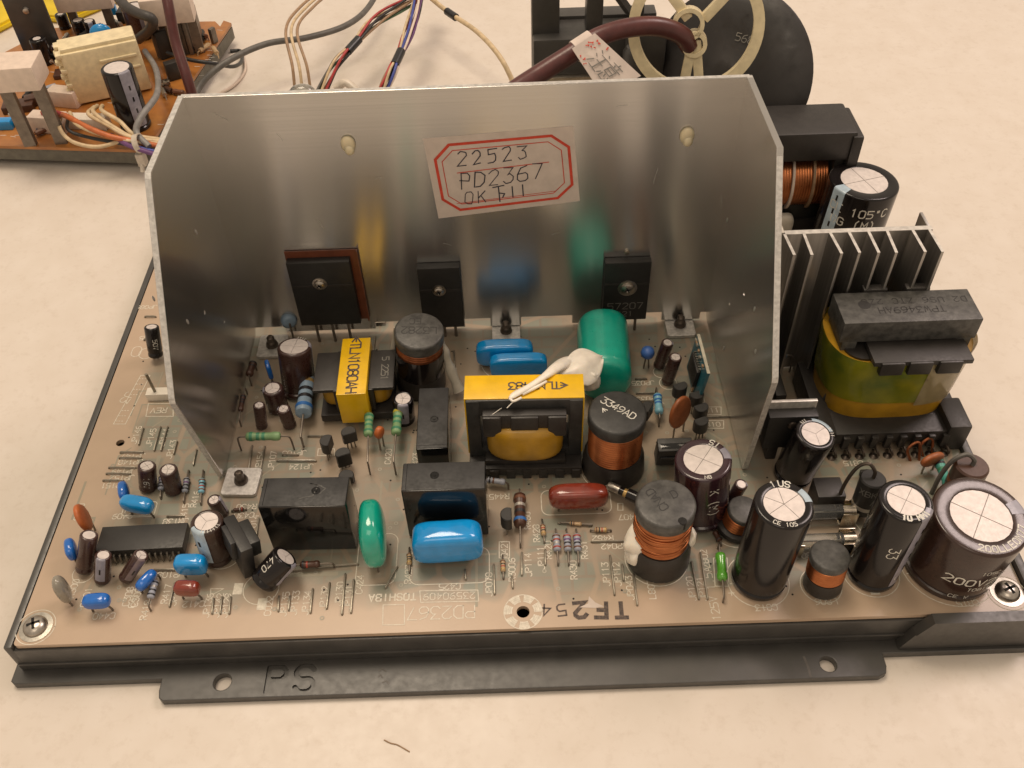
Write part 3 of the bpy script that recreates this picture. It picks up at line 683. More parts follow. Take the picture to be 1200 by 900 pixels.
# inside the heatsink bay, left
ecap((351, 458), (344.7, 405.4), 1.95, 1.22, 'sl_brown', 'st_grey', sa=20, score='+', topr=.84, label='widest capacitor in the left rear of the bay', txt=[('rim', 'IIII', .1, 70, 0, 0, .02)])
ecap((327, 479), (319, 454.5), 1.1, .74, 'sl_brown', 'st_grey', sa=-170, score='Y', label='mid sized capacitor in the left of the bay')
ecap((307, 500), (303.5, 474.3), 1.05, .42, 'sl_brown', None, score='Y', label='thin capacitor nearest the left plate')
ecap((340, 499), (332, 478.7), .9, .48, 'sl_brown', 'st_grey', sa=170, score='K', label='small capacitor behind the green resistor')
ecap((474, 492), (472.2, 466.7), 1.15, .76, 'sl_black', 'st_grey', sa=-88, sw=60, score='K', label='small capacitor between the yellow transformer and the tall relay')
# bay, right
ecap((772, 429), (782.6, 401), 1.3, .44, 'sl_brown', 'st_grey', sa=-10, score='Y', z0=.05, label='rear one of two leaning small capacitors beside the blue daughter board')
ecap((782, 447), (792, 418), 1.35, .46, 'sl_brown', None, score='Y', z0=.05, label='front one of two leaning small capacitors beside the blue daughter board')
ecap((821, 600), (824, 538), 2.65, 1.74, 'sl_purple', 'st_grey', sa=12, sw=34, score='+', topr=.70, label='fat purple black capacitor beside the right heatsink plate', txt=[('rim', 'SI', .2, 52, 0, 0, .035), ('rimf', 'N8', .12, -88, 0, 0, .02), ('side', 'K (M)', .28, -75, 1.5, -90, .035)])
ecap((854, 592), (869, 567), 1.25, .42, 'sl_brown', 'st_grey', sa=0, score='o', label='thin capacitor behind the big black one')
ecap((888, 678), (919, 590.5), 3.95, 1.66, 'sl_black', 'st_blue', sa=22, sw=36, score='K', topr=.70, label='tall glossy black capacitor with pink grey top beside the small choke', txt=[('rim', 'US', .2, 78, 0, 0, .035), ('rimf', 'CE 105', .12, -100, 0, 0, .02), ('rim', '1', .2, 105, 0, 0, .03)])
ecap((928, 556), (956, 508), 2.35, 1.28, 'sl_black', 'st_blue', sa=50, sw=80, score='Y', topr=.72, label='glossy black capacitor in front of the power transistor', txt=[('rim', 'NI', .13, 122, 0, 0, .02), ('rim', 'IIII', .1, 8, 0, 0, .02)])
ecap((1020, 671), (1062, 586), 3.8, 1.50, 'sl_black', 'st_grey', sa=-50, sw=44, score='+', topr=.70, label='tall black capacitor with a wide grey stripe next to the maroon one', txt=[('rimf', '1U MM1', .15, -80, 0, 0, .05), ('side', '33', .3, -100, 2.2, -90, .03), ('side', '0', .3, -52, .75, -90, .03)])
ecap((1109, 660), (1150, 604), 2.8, 2.7, 'sl_maroon', 'st_grey', sa=12, sw=22, score='+', topr=.65, label='very wide maroon mains capacitor in the front right corner',
     txt=[('rimf', '200LLE0M77', .2, -66, 0, 0, .04), ('side', '200V225', .34, -84, 1.25, 0, .05), ('side', 'TO81753', .16, -74, .85, 0, .02), ('side', 'CE W', .16, -100, .4, 0, .02), ('side', '105C', .16, -80, 1.8, 0, .02)])
bm = bmesh.new(); B = at(1109, 660)
ecap((985, 292), (1013, 211), 3.45, 2.75, 'sl_black', 'st_blue', sa=-150, sw=24, score='+', topr=.68, label='big black capacitor behind the finned heatsink', txt=[('side', 'CE 105oC', .34, -108, 2.75, 0, .05), ('side', 'GG (M)', .34, -112, 2.2, 0, .05), ('side', 'NIPPON', .2, -100, 1.6, 0, .03)])

def resistor(a, b, body, d, m='res_blue', bands=(), z=None, label=None, bent=False, mid=.5):
    """axial body on the line a-b (pixel feet of the leads)"""
    A, B = at(*a), at(*b); ax = (B - A); L = ax.length; u = ax.normalized(); z = z if z is not None else d / 2 + .02
    R = d / 2; mt = frame(A + u * L * mid + V((0, 0, z)), u, (0, 0, 1)); h = body / 2
    prof = [(0, -h), (R * .55, -h), (R * .92, -h + .04), (R, -h + .12 * body), (R, -h + .2 * body), (R * .86, -h + .28 * body), (R * .86, h - .28 * body), (R, h - .2 * body), (R, h - .12 * body), (R * .92, h - .04), (R * .55, h), (0, h)]
    bm = bmesh.new(); lathe(bm, prof, n=16)
    o = put('resistor', mesh(bm, m, ang=60), PS, mt, label)
    pos = [-.34, -.14, .02, .18, .34][:len(bands)] if len(bands) != 4 else [-.34, -.12, .08, .34]
    for p, bmt in zip(pos, bands):
        bm = bmesh.new(); rr = (R if abs(p) > .28 else R * .86) + .006; w = .045 * body
        lathe(bm, [(rr, p * body - w), (rr, p * body + w)], n=16)
        put('colour_band', mesh(bm, bmt), o, mt)
    bm = bmesh.new(); c = A + u * L * mid + V((0, 0, z)); e0 = c - u * h; e1 = c + u * h; r = .032 if d < .5 else .04
    s0 = max(.02, (e0 - (A + V((0, 0, z)))).dot(u)); s1 = max(.02, ((B + V((0, 0, z))) - e1).dot(u))
    tube(bm, [A + V((0, 0, -.05)), A + V((0, 0, z * .7)) + u * .01, A + V((0, 0, z * .96)) + u * min(.08, s0), e0 + u * .02], r, n=6, sub=4)
    tube(bm, [e1 - u * .02, B + V((0, 0, z * .96)) - u * min(.08, s1), B + V((0, 0, z * .7)) - u * .01, B + V((0, 0, -.05))], r, n=6, sub=4)
    put('lead', mesh(bm, 'lead'), o)
    return o
bk = ('b_black', 'b_brown', 'b_silver', 'b_black')
resistor((188, 678), (177, 716), .62, .24, 'res_grey', ('b_black', 'b_silver', 'b_black', 'b_black'), label='grey blue resistor with dark bands near the front left corner', z=.3)
resistor((222, 553), (216, 590), .6, .22, 'res_grey', ('b_black', 'b_purple', 'b_black', 'b_black'))
resistor((239, 553), (236, 592), .6, .22, 'res_lblue', ('b_brown', 'b_black', 'b_red', 'b_brown'))
resistor((192, 553), (189, 585), .6, .22, 'res_grey', ('b_black', 'b_purple', 'b_black', 'b_black'))
for x in (652, 664.5, 676):
    resistor((x - 1, 622), (x + 2, 663), .62, .25, 'res_grey', (('b_red', 'b_purple', 'b_black', 'b_brown') if x > 653 else ('b_brown', 'b_red', 'b_silver', 'b_red')), mid=.42)
resistor((635, 610), (638, 637), .42, .17, 'res_tan', ('b_brown', 'b_red', 'b_black', 'b_gold'))
resistor((589, 652), (590, 679), .42, .17, 'res_tan', ('b_brown', 'b_black', 'b_red', 'b_gold'))
resistor((480, 643), (480, 672), .42, .17, 'res_tan', ('b_brown', 'b_black', 'b_black', 'b_gold'))
resistor((692, 623), (716, 623), .42, .17, 'res_tan', ('b_brown', 'b_black', 'b_red', 'b_gold'))
resistor((656, 614), (693, 617), .40, .14, 'res_tan', ('b_black', 'b_brown'))
resistor((609, 578), (610, 642), 1.25, .42, 'res_brown', ('b_brown', 'b_silver', 'b_black', 'b_blue'), mid=.42, z=.3, label='large brown resistor with silver and blue bands beside a black transistor')
resistor((283, 528), (345, 527), 1.2, .32, 'res_green', ('b_green', 'b_green', 'b_green'), z=.75, label='green resistor bridging on bent leads in the left of the bay')
resistor((436, 497), (434, 556), 1.0, .34, 'res_green', ('b_green', 'b_green', 'b_green', 'b_green'), z=.75, mid=.30, label='left one of two upright green resistors in front of the small yellow transformer')
resistor((470, 492), (464, 556), 1.15, .36, 'res_green', ('b_yellow', 'b_green', 'b_green', 'b_green'), z=.75, mid=.30, label='green resistor with a yellow end in front of the small yellow transformer')
resistor((365, 448), (356, 524), 1.75, .62, 'res_blue', ('b_gold', 'b_black', 'b_black', 'b_blue'), z=.6, mid=.40, label='fat pale blue resistor in the left of the bay')
resistor((338, 372), (345, 400), 1.35, .62, 'res_blue', ('b_black', 'b_brown', 'b_black'), z=.9, label='fat pale blue resistor behind the widest capacitor')
resistor((768, 463), (772, 500), .9, .32, 'res_lblue', ('b_blue', 'b_blue', 'b_blue'), z=.45, mid=.55, label='light blue resistor beside the blue daughter board')
resistor((301, 434), (295, 452), .7, .3, 'res_brown', ('b_black', 'b_black'), z=.5)
resistor((290, 462), (283, 500), .8, .2, 'res_brown', ('b_black', 'b_black', 'b_black'), z=.4)
resistor((568, 569), (596, 573), .62, .22, 'res_grey', ('b_black', 'b_brown'), z=.35)
resistor((893, 600), (905, 600), .2, .12, 'res_tan', ('b_brown',))
resistor((1094, 548), (1112, 592), 1.15, .34, 'res_teal', ('b_black', 'b_green'), z=.45, mid=.4, label='teal resistor behind the very wide maroon capacitor')
resistor((289, 598), (272, 600), .34, .14, 'res_brown', ('b_red', 'b_silver'))

def dipped(c, w, t, h, z, ang, m, label=None, name='film_capacitor', ex=4.5, ez=3.2, lead=.3, bend=.0, tilt=0.0, feet=None, lm='lead', base=None):
    """dipped pillow: c pixel of the foot on the board; w wide, t thick, h tall, bottom at z"""
    p = at(*c) if base is None else V(base)
    mt = T(p.x, p.y, z + h / 2) @ Rz(ang) @ Rx(tilt)
    bm = bmesh.new(); pillow(bm, w / 2, t / 2, h / 2, ex, ez, lump=.02, seed=c[0])
    o = put(name, mesh(bm, m, ang=80), PS, mt, label)
    bm = bmesh.new()
    for s in (-1, 1):
        a = mt @ V((s * w * lead, 0, -h * .42)); g = V((a.x + math.cos(math.radians(ang)) * s * .05, a.y - bend, -.05))
        tube(bm, [a, a + V((0, 0, -.12)), V((g.x, g.y, .1)), g], .034, n=6, sub=4)
    put('lead', mesh(bm, lm), o)
    return o
dipped((527, 653), 2.2, .95, 1.35, .22, 2, 'blue', 'large glossy blue film capacitor in front of the middle relay', ex=5.5, ez=4)
dipped((443, 652), 1.9, .80, 2.05, .25, 95, 'teal', 'glossy green film capacitor standing between the two relays', ex=3.2, ez=2.6)
dipped((677, 598), 1.95, .62, .85, .35, 0, 'redbrown', 'glossy red brown film capacitor in front of the larger yellow transformer', ex=3.5, ez=4)
dipped((592, 427), 2.15, .62, 1.05, .12, 0, 'blue', 'rear one of two blue film capacitors behind the larger yellow transformer', ex=5.5, ez=4)
dipped((608, 441), 2.15, .55, 1.0, .10, 0, 'blue', 'front one of two blue film capacitors behind the larger yellow transformer', ex=5.5, ez=4)
dipped((229, 686), 1.0, .5, .72, .35, -2, 'blue', 'small blue film capacitor right of the long chip', ex=4, ez=3.5, base=at(231, 676))
dipped((226, 702), .78, .40, .55, .35, -4, 'redbrown', 'small red film capacitor in front of a blue one', ex=4, ez=3)
dipped((121, 716), .82, .42, .48, .35, 2, 'blue_d', 'small blue film capacitor nearest the front edge at the left', ex=3.5, ez=3)
dipped((177, 690), .75, .36, .55, .22, 58, 'blue_d', 'tilted dark blue film capacitor leaning by the chip', ex=3, ez=2.6, tilt=25)
dipped((92, 657), .72, .34, .62, .35, 112, 'blue_d', 'small blue film capacitor at the left end of the chip', ex=3, ez=2.6)
dipped((152, 589), .72, .34, .62, .3, 108, 'blue_d', 'small blue film capacitor standing end on beside the left brown capacitor', ex=3, ez=2.6)
dipped((168, 605), 1.15, .5, .58, .38, -14, 'blue', 'wider blue film capacitor behind the long chip', ex=3.5, ez=3)
dipped((321, 452), .5, .2, .75, .5, 110, 'blue_d', 'thin blue film capacitor behind the mid sized capacitor', ex=4, ez=4)
dipped((84, 706), .62, .40, 1.15, .2, 110, 'smoke', 'smoky grey dipped capacitor nearest the left front screw', ex=2.4, ez=2.4, lead=.2)
dipped((70, 658), .01, .01, .01, .2, 0, 'smoke', base=at(84, 690)) if False else None

def disc_cap(c, w, h, z, ang, m, tilt=0, label=None, name='ceramic_capacitor'):
    p = at(*c); mt = T(p.x, p.y, z + h / 2) @ Rz(ang) @ Rx(tilt)
    bm = bmesh.new(); pillow(bm, w / 2, .15, h / 2, 2, 2.0, nu=32)
    for v in bm.verts:
        q = (v.co.x / (w / 2)) ** 2 + (v.co.z / (h / 2)) ** 2
        v.co.y = math.copysign(.13 * max(0, 1 - min(1, q)) ** .28, v.co.y) if abs(v.co.y) > 1e-5 else 0
    o = put(name, mesh(bm, m, ang=80), PS, mt, label)
    bm = bmesh.new()
    for s in (-1, 1):
        a = mt @ V((s * w * .25, 0, -h * .4)); tube(bm, [a, V((a.x, a.y, z * .4)), V((a.x, a.y - .05, -.05))], .034, n=6, sub=3)
    put('lead', mesh(bm, 'tin_d'), o); return o
disc_cap((110, 627), .85, 1.05, .45, 108, 'orange', -8, 'orange ceramic disc standing at the left end of the chip')
disc_cap((793, 508), 1.05, 1.35, .45, 40, 'orange_b', -6, 'large brown ceramic disc behind the boxy black power transistor')
disc_cap((448, 524), .42, .5, .55, 60, 'orange', 0, 'tiny orange ceramic disc between the green resistors')
disc_cap((1086, 552), .9, .55, .35, 20, 'orange_b', 0, 'brown ceramic disc behind the teal resistor')
bm = bmesh.new(); p = at(757, 431); lathe(bm, [(0, -.3), (.06, -.28), (.22, -.12), (.26, .02), (.22, .17), (.1, .26), (0, .27)], n=20)
o = put('tantalum_capacitor', mesh(bm, 'blue_m', ang=80), PS, T(p.x, p.y, .78), 'round blue bead capacitor near the rear of the bay')
bm = bmesh.new(); [tube(bm, [(p.x + s * .05, p.y, .55), (p.x + s * .1, p.y - .02, -.05)], .03, n=6) for s in (-1, 1)]; put('lead', mesh(bm, 'lead'), o)

# --- long chip
a, b, c, d = at(108, 618, .5), at(216.8, 614.4, .5), at(211, 641.6, .5), at(114, 649, .5)
ctr = (a + b + c + d) / 4; ux = ((b - a) + (c - d)).normalized(); ang = math.degrees(math.atan2(ux.y, ux.x))
bm = bmesh.new(); Lc, Wc = 2.75, .95
box(bm, -Lc / 2, Lc / 2, -Wc / 2, Wc / 2, -.18, .2, bev=.03)
IC = put('integrated_circuit', mesh(bm, 'epoxy'), PS, T(ctr.x + .12, ctr.y, .36) @ Rz(ang), 'long black chip with two rows of pins')
for s in (-1, 1):
    for k in range(14):
        bm = bmesh.new(); x = -Lc / 2 + .16 + k * .187
        tube(bm, [(x, s * (Wc / 2 - .02), .0), (x, s * (Wc / 2 + .06), -.01), (x, s * (Wc / 2 + .1), -.1), (x, s * (Wc / 2 + .11), -.4)], .033, n=4)
        put('pin', mesh(bm, 'tin_d', smooth=False), IC, T(ctr.x + .12, ctr.y, .36) @ Rz(ang))

# --- relays
def relay(x0, x1, y0, y1, h, label, ang=0, dimple=(0, 0)):
    cx, cy = (x0 + x1) / 2, (y0 + y1) / 2; w, dd = (x1 - x0) / 2, (y1 - y0) / 2; mt = T(cx, cy, 0) @ Rz(ang)
    bm = bmesh.new()
    box(bm, -w, w, -dd, dd, .04, h - .02, bev=.05, mi=1)
    box(bm, -w + .02, w - .02, -dd + .02, dd - .02, h - .06, h, bev=.03, mi=0)
    ribbon(bm, [(-w + .14, -dd + .06), (-w + .14, dd - .06)] if w > dd else [(-w + .05, -dd + .14), (w - .05, -dd + .14)], .015, flatmap(0, 0, h + .003), mi=1)
    o = put('relay', mesh(bm, ['relay', 'relay_gloss']), PS, mt, label)
    bm = bmesh.new(); lathe(bm, [(.14, h - .01), (.14, h + .014), (.11, h + .016), (.10, h + .004), (.045, h + .004), (.04, h + .02), (0, h + .022)], n=20, mtx=T(dimple[0], dimple[1], 0))
    put('vent_nub', mesh(bm, 'relay_gloss'), o, mt)
    return o
r1 = relay(7.36, 10.03, 3.0, 4.12, 2.4, 'wide black relay at the left of the front row, top scratched', -1.2, (.36, .02))
bm = bmesh.new()
for pl in ([(.2, .22), (-.05, .3), (.32, .2)], [(.2, .2), (.1, -.18), (-.15, -.22), (-.34, -.3)], [(.3, .18), (.45, .1), (.3, -.1)]):
    ribbon(bm, pl, .035, flatmap(.2, 0, 2.404))
put('scratches', mesh(bm, 'ferrite_w', smooth=False), r1, T(8.69, 3.56, 0) @ Rz(-1.2))
relay(11.68, 14.25, 3.36, 4.45, 2.5, 'wide black relay behind the large blue capacitor', -.5, (-.28, .02))
relay(11.92, 12.97, 5.75, 8.5, 1.6, 'narrow black relay turned front to back', .5, (.05, -.1))

# --- transformers wrapped in yellow tape
def yellow_small():
    mt = T(9.58, 9.5, 0) @ Rz(1.0)
    bm = bmesh.new()
    box(bm, -.46, .46, -1.34, 1.34, .35, 1.76, bev=.03)
    core = put('transformer', mesh(bm, 'ferrite'), PS, mt, 'small transformer wrapped in yellow tape marked TLN1080AH')
    bm = bmesh.new()
    box(bm, -.515, .515, -1.40, 1.40, .33, 1.82, bev=.03)
    put('yellow_wrap', mesh(bm, 'yellow'), core, mt)
    bm = bmesh.new(); text(bm, '<TLN1080AH', .36, .06, flatmap(.0, .05, 1.825, -90), adv=4.7); put('printed_text', mesh(bm, 'ink', smooth=False), core, mt)
    bm = bmesh.new()
    for s in (-1, 1):
        box(bm, s * .52 if s > 0 else -1.42, 1.42 if s > 0 else -.52, -.95, .95, 1.45, 1.60, bev=.05)
        box(bm, s * .52 if s > 0 else -.7, .7 if s > 0 else -.52, -1.0, 1.0, .5, 1.58, bev=.04)
        box(bm, .52 if s > 0 else -1.3, 1.3 if s > 0 else -.52, -1.1, 1.1, .12, .45, bev=.05)
    put('bobbin', mesh(bm, 'bobbin'), core, mt)
    bm = bmesh.new(); text(bm, '5 2251', .24, .035, flatmap(1.08, 0, 1.605, -90), adv=4.8); put('moulded_text', mesh(bm, 'print_dim', smooth=False), core, mt)
    bm = bmesh.new()
    for s in (-1, 1): pillow(bm, .55, .78, .45, 2.6, 5, mtx=T(s * .72, 0, .95))
    put('winding', mesh(bm, 'yellow_d'), core, mt)
    for s in (-1, 1):
        for k in range(4):
            bm = bmesh.new(); y = -.9 + k * .6; tube(bm, [(s * 1.15, y, .2), (s * 1.2, y, -.05)], .05, n=6); put('pin', mesh(bm, 'lead'), core, mt)
yellow_small()
def yellow_big():
    mt = T(15.55, 6.8, 0) @ Rz(-1.5); h = 3.3
    bm = bmesh.new()
    for s in (-1, 1): box(bm, s * 1.45 if s > 0 else -1.88, 1.88 if s > 0 else -1.45, -.62, .50, .55, h - .04, bev=.03)
    box(bm, -1.87, 1.87, -.60, .48, h - .75, h - .02, bev=.03)
    box(bm, -1.87, 1.87, -.60, .48, .45, .9, bev=.03)
    core = put('transformer', mesh(bm, 'ferrite'), PS, mt, 'larger transformer wrapped in yellow tape marked TLN3483')
    bm = bmesh.new(); box(bm, -1.93, 1.93, -.54, .50, h - .03, h + .02, bev=.015)
    box(bm, -1.93, -1.885, -.54, .5, .6, h, bev=.01); box(bm, 1.885, 1.93, -.54, .5, .6, h, bev=.01)
    put('yellow_wrap', mesh(bm, 'yellow'), core, mt)
    bm = bmesh.new(); text(bm, '<TLN3483', .3, .055, flatmap(.45, .0, h + .024, 180), adv=4.8); put('printed_text', mesh(bm, 'ink', smooth=False), core, mt)
    bm = bmesh.new()
    box(bm, -1.35, 1.35, -.92, -.58, h - 1.05, h - .38, bev=.04)
    for x0, x1 in ((-1.35, -.75), (-.45, .45), (.75, 1.35)): box(bm, x0, x1, -1.0, -.85, h - 1.35, h - .42, bev=.06)
    box(bm, -1.9, 1.9, -1.15, .9, .12, .5, bev=.05)
    box(bm, -1.35, 1.35, -1.0, -.58, .45, .75, bev=.04)
    put('bobbin', mesh(bm, 'bobbin'), core, mt)
    bm = bmesh.new(); pillow(bm, 1.28, .66, .80, 2.6, 5, mtx=T(0, -.52, 1.52)); put('winding', mesh(bm, 'yellow_d'), core, mt)
    for k in range(7):
        bm = bmesh.new(); box(bm, -1.75 + k * .55, -1.45 + k * .55, -1.2, -1.06, -.02, .42, bev=.03); put('pin_post', mesh(bm, 'bobbin'), core, mt)
yellow_big()

# --- drum chokes
def choke(b, t, h, d, label, zc=(.45, .68), core='ferrite', glue=False, notch=None, txt=None, slv=None, wind='copper', base_r=1.05, cols=None, lean=True):
    B = at(*b); Tt = at(*t, h) if lean else V((B.x, B.y, h)); H = (Tt - B).length; mt = frame(B, Tt - B); R = d / 2
    z1, z2 = zc[0] * H, H * (1 - .17)
    bm = bmesh.new()
    lathe(bm, [(0, z2 - .02), (R * .97, z2), (R, z2 + .05), (R, H - .06), (R * .96, H - .015), (R * .9, H), (0, H)], n=40)
    o = put('choke', mesh(bm, core, ang=40), PS, mt, label)
    bm = bmesh.new(); lathe(bm, [(0, .02), (R * base_r * .9, .02), (R * base_r, .10), (R * base_r, .35 * z1), (R * (base_r - .04), z1 * .8), (R * .98, z1), (0, z1)], n=36)
    put('base', mesh(bm, 'bobbin', ang=40), o, mt)
    bm = bmesh.new(); pr = [(R * .5, z1)]; n = max(5, int((z2 - z1) / .105)); st_ = (z2 - z1) / n
    for k in range(n):
        for a in (0.1, .5, .9): pr.append((R * .90 + .05 * math.sin(a * PI), z1 + (k + a) * st_))
    pr.append((R * .5, z2)); lathe(bm, pr, n=40)
    put('winding', mesh(bm, wind, ang=60), o, mt)
    if slv:
        bm = bmesh.new(); pr = [(R * 1.0, .05)]
        for k in range(7): pr.append((R * (1.0 + .012 * (k % 2)), .05 + (z2 * slv - .05) * (k + 1) / 7))
        lathe(bm, pr, n=36); put('sleeve', mesh(bm, 'sl_black'), o, mt)
    if notch is not None:
        bm = bmesh.new(); a = math.radians(notch); lathe(bm, [(.13, H - .30), (.13, H + .006), (0, H + .006)], n=14, mtx=T(R * .86 * math.cos(a), R * .86 * math.sin(a), 0))
        put('notch', mesh(bm, 'hole'), o, mt)
    bm = bmesh.new(); q = 0
    for s, size, x, y, rot in (txt or []): text(bm, s, size, size * .13, flatmap(x, y, H + .004, rot), adv=5.0); q = 1
    if q: put('printed_text', mesh(bm, 'epoxy' if core == 'ferrite_w' else 'print', smooth=False), o, mt)
    else: bm.free()
    return o, mt, R, H
choke((718, 548), (723.5, 482.5), 2.9, 1.88, 'copper choke marked 3349AD beside the larger yellow transformer', txt=[('3349AD', .26, .05, .15, -40), ('<', .22, -.42, .1, -60), ('.', .5, -.1, .45, 0)], base_r=1.12, zc=(.34, 0))
c2, cm, cR, cH = choke((770, 653), (780.5, 589), 2.9, 1.78, 'copper choke with a notched worn top and white glue on its side', core='ferrite_w', notch=-60, txt=[('CNAD', .26, -.25, .12, 120), ('D', .26, .28, .3, 20)], base_r=1.12, zc=(.38, 0))
c3, cm3, _, _ = choke((494, 450), (491, 387), 3.0, 1.74, 'black sleeved choke marked L3282 with glue running down its right side', core='ferrite_w', txt=[('L3282', .30, 0, .0, 180), ('eC'.upper(), .26, -.15, .42, 180)], wind='copper_d', slv=.86, base_r=1.04)
choke((963, 686), (973, 650), 1.6, 1.16, 'small copper choke between the two tall black capacitors', core='ferrite_w', base_r=1.0, zc=(.42, 0))
choke((861, 618), (873, 597), 1.1, 1.05, 'small copper choke half hidden behind the tall black capacitor', core='ferrite_w', base_r=1.25, zc=(.3, 0))
for k in range(7):
    bm = bmesh.new(); zz = cH * (.46 + .05 * k); tl = random.Random(k).uniform(-7, 7); rr = cR * .945
    tube(bm, [(rr * math.cos(a * PI / 18), rr * math.sin(a * PI / 18), zz + math.tan(math.radians(tl)) * rr * math.cos(a * PI / 18 + k)) for a in range(0, 37)], .038, n=6)
    put('wire_turn', mesh(bm, 'copper', ang=80), c2, cm)
def blob(bm, c, r, seed, lump=.35, n=3):
    r_ = bmesh.ops.create_icosphere(bm, subdivisions=n, radius=1)
    for v in r_['verts']:
        k = 1 + lump * noise.noise(v.co * 1.3 + V((seed, 0, 0))) + lump * .4 * noise.noise(v.co * 3.2 + V((0, seed, 0)))
        v.co = V((v.co.x * r[0], v.co.y * r[1], v.co.z * r[2])) * k + V(c)
bm = bmesh.new(); p = at(746, 636, 1.05); blob(bm, (p.x + .10, p.y + .05, 1.1), (.50, .48, .60), 4); blob(bm, (p.x + .02, p.y - .12, .75), (.36, .36, .42), 9)
put('glue_blob', mesh(bm, 'glue', ang=80), PS, label='white glue clinging to the side of the notched choke')
bm = bmesh.new(); p = at(810, 625, 1.3); blob(bm, (p.x, p.y, 1.1), (.16, .25, .4), 4)
put('glue_blob', mesh(bm, 'glue', ang=80), PS)
bm = bmesh.new(); tube(bm, [at(503, 372, 2.7), at(512, 390, 2.6), at(520, 408, 2.0), at(527, 430, 1.2), at(538, 458, .3)], lambda t: .03 + .10 * t + .04 * math.sin(14 * t) ** 2, n=10, sub=5, sx=1.4)
bl = put('glue_strand', mesh(bm, 'glue_t', ang=80), PS, label='glue running down beside the sleeved choke')
bm = bmesh.new(); tube(bm, [at(463, 384, 2.5), at(461, 410, 1.4), at(463, 436, .4)], lambda t: .05 + .12 * t, n=8, sub=5); put('glue_strand', mesh(bm, 'glue_t', ang=80), PS)

# --- teal film capacitor lying front to back
bm = bmesh.new(); 
tm = T(18.55, 10.35, 1.12) @ Rz(-3)
rows = []
for k in range(15):
    t = -1 + 2 * k / 14; y = 1.5 * t; s = (1 - abs(t) ** 9) ** .3 if abs(t) < 1 else 0
    s = .86 + .14 * s if abs(t) < 1 else .8
    rows.append([bm.verts.new((.95 * s * math.copysign(abs(math.cos(a)) ** .85, math.cos(a)), y, 1.05 * s * math.copysign(abs(math.sin(a)) ** .85, math.sin(a)))) for a in [2 * PI * i / 36 for i in range(36)]])
for A_, B_ in zip(rows, rows[1:]):
    for i in range(36): bm.faces.new((A_[i], A_[(i + 1) % 36], B_[(i + 1) % 36], B_[i]))
bm.faces.new(rows[0]); bm.faces.new(rows[-1][::-1])
teal = put('film_capacitor', mesh(bm, 'teal_b', ang=50), PS, tm, 'large teal film capacitor lying front to back below the rear plate')
# glue pulled from it over the yellow transformer
bm = bmesh.new()
P0 = [at(x, y, z) for x, y, z in ((597, 467, 3.40), (604, 462, 3.42), (620, 453, 3.45), (638, 441, 3.45), (652, 431, 3.25), (664, 424, 2.9), (676, 421, 2.6))]
tube(bm, P0, lambda t: .035 + .12 * t + .02 * math.sin(11 * t), n=10, sub=6, sx=1.6)
tube(bm, [at(597, 467, 3.40), at(602, 470, 3.38), at(611, 466, 3.40)], .045, n=6, sub=4)
tube(bm, [at(612, 462, 3.38), at(628, 454, 3.4), at(640, 447, 3.35)], .06, n=6, sub=4)
rows = []; A0, A1 = at(654, 434, 3.05), at(703, 414, 2.62); ax_ = A1 - A0; sd = V((.35, -1, -.25)).normalized(); upv = ax_.cross(sd).normalized(); upv = upv if upv.z > 0 else -upv
for k in range(25):
    t = k / 24; wd = .78 * math.sin(PI * min(1, t * .93 + .05)) ** .8 * (.55 + .55 * t); c = A0 + ax_ * t; row = []
    for q in range(20):
        a = 2 * PI * q / 20; x_, y_ = math.cos(a), math.sin(a)
        wr = .05 * math.sin(5 * x_ + 3 * t) + .035 * noise.noise(V((x_ * 2, t * 5, 3)))
        row.append(bm.verts.new(c + sd * (x_ * wd + .18) + upv * (y_ * .13 * math.sin(PI * min(.97, max(.03, t))) ** .5 + wr) - V((0, 0, .30 * max(0, x_) ** 2 * wd))))
    rows.append(row)
for A, B in zip(rows, rows[1:]):
    for q in range(20): bm.faces.new((A[q], A[(q + 1) % 20], B[(q + 1) % 20], B[q]))
bm.faces.new(rows[0][::-1]); bm.faces.new(rows[-1])
p = at(692, 446, 2.2); blob(bm, p, (.34, .24, .46), 6, .22, 4)
put('glue_blob', mesh(bm, 'glue', ang=80), PS, label='stretched white glue between the teal capacitor and yellow transformer')
bm = bmesh.new(); tube(bm, [at(588, 478, 3.0), at(575, 487, 2.9)], .012, n=4); tube(bm, [at(604, 468, 3.4), at(594, 478, 3.2)], .02, n=4); put('glue_strand', mesh(bm, 'glue'), PS)

# --- transistors
def to92(px, py, ang, z=.45, h=.5):
    p = at(px, py); mt = T(p.x, p.y, z) @ Rz(ang)
    poly = [(.26 * math.cos(math.radians(a)), .24 * math.sin(math.radians(a))) for a in range(-30, 211, 16)]
    bm = bmesh.new(); prism(bm, poly, 0, h); bmesh.ops.bevel(bm, geom=[e for e in bm.edges if abs(e.verts[0].co.z - e.verts[1].co.z) < .01], offset=.02, segments=1, affect='EDGES')
    o = put('small_transistor', mesh(bm, 'epoxy'), PS, mt)
    for s in (-1, 0, 1):
        bm = bmesh.new(); tube(bm, [(s * .12, .05, .02), (s * .13, .05, -z * .5), (s * .14, .05, -z - .04)], .028, n=5); put('lead', mesh(bm, 'tin_d'), o, mt)
    return o
for a in ((388, 536, 80), (413, 526, 20), (406, 549, 20, .25, .62), (408, 566, 0, .1, .35), (794, 472, 200), (813, 482, 200), (818, 497, 200), (818, 513, 200), (596, 622, 90, .4, .55), (757, 497, 60), (748, 508, 60)):
    to92(*a)
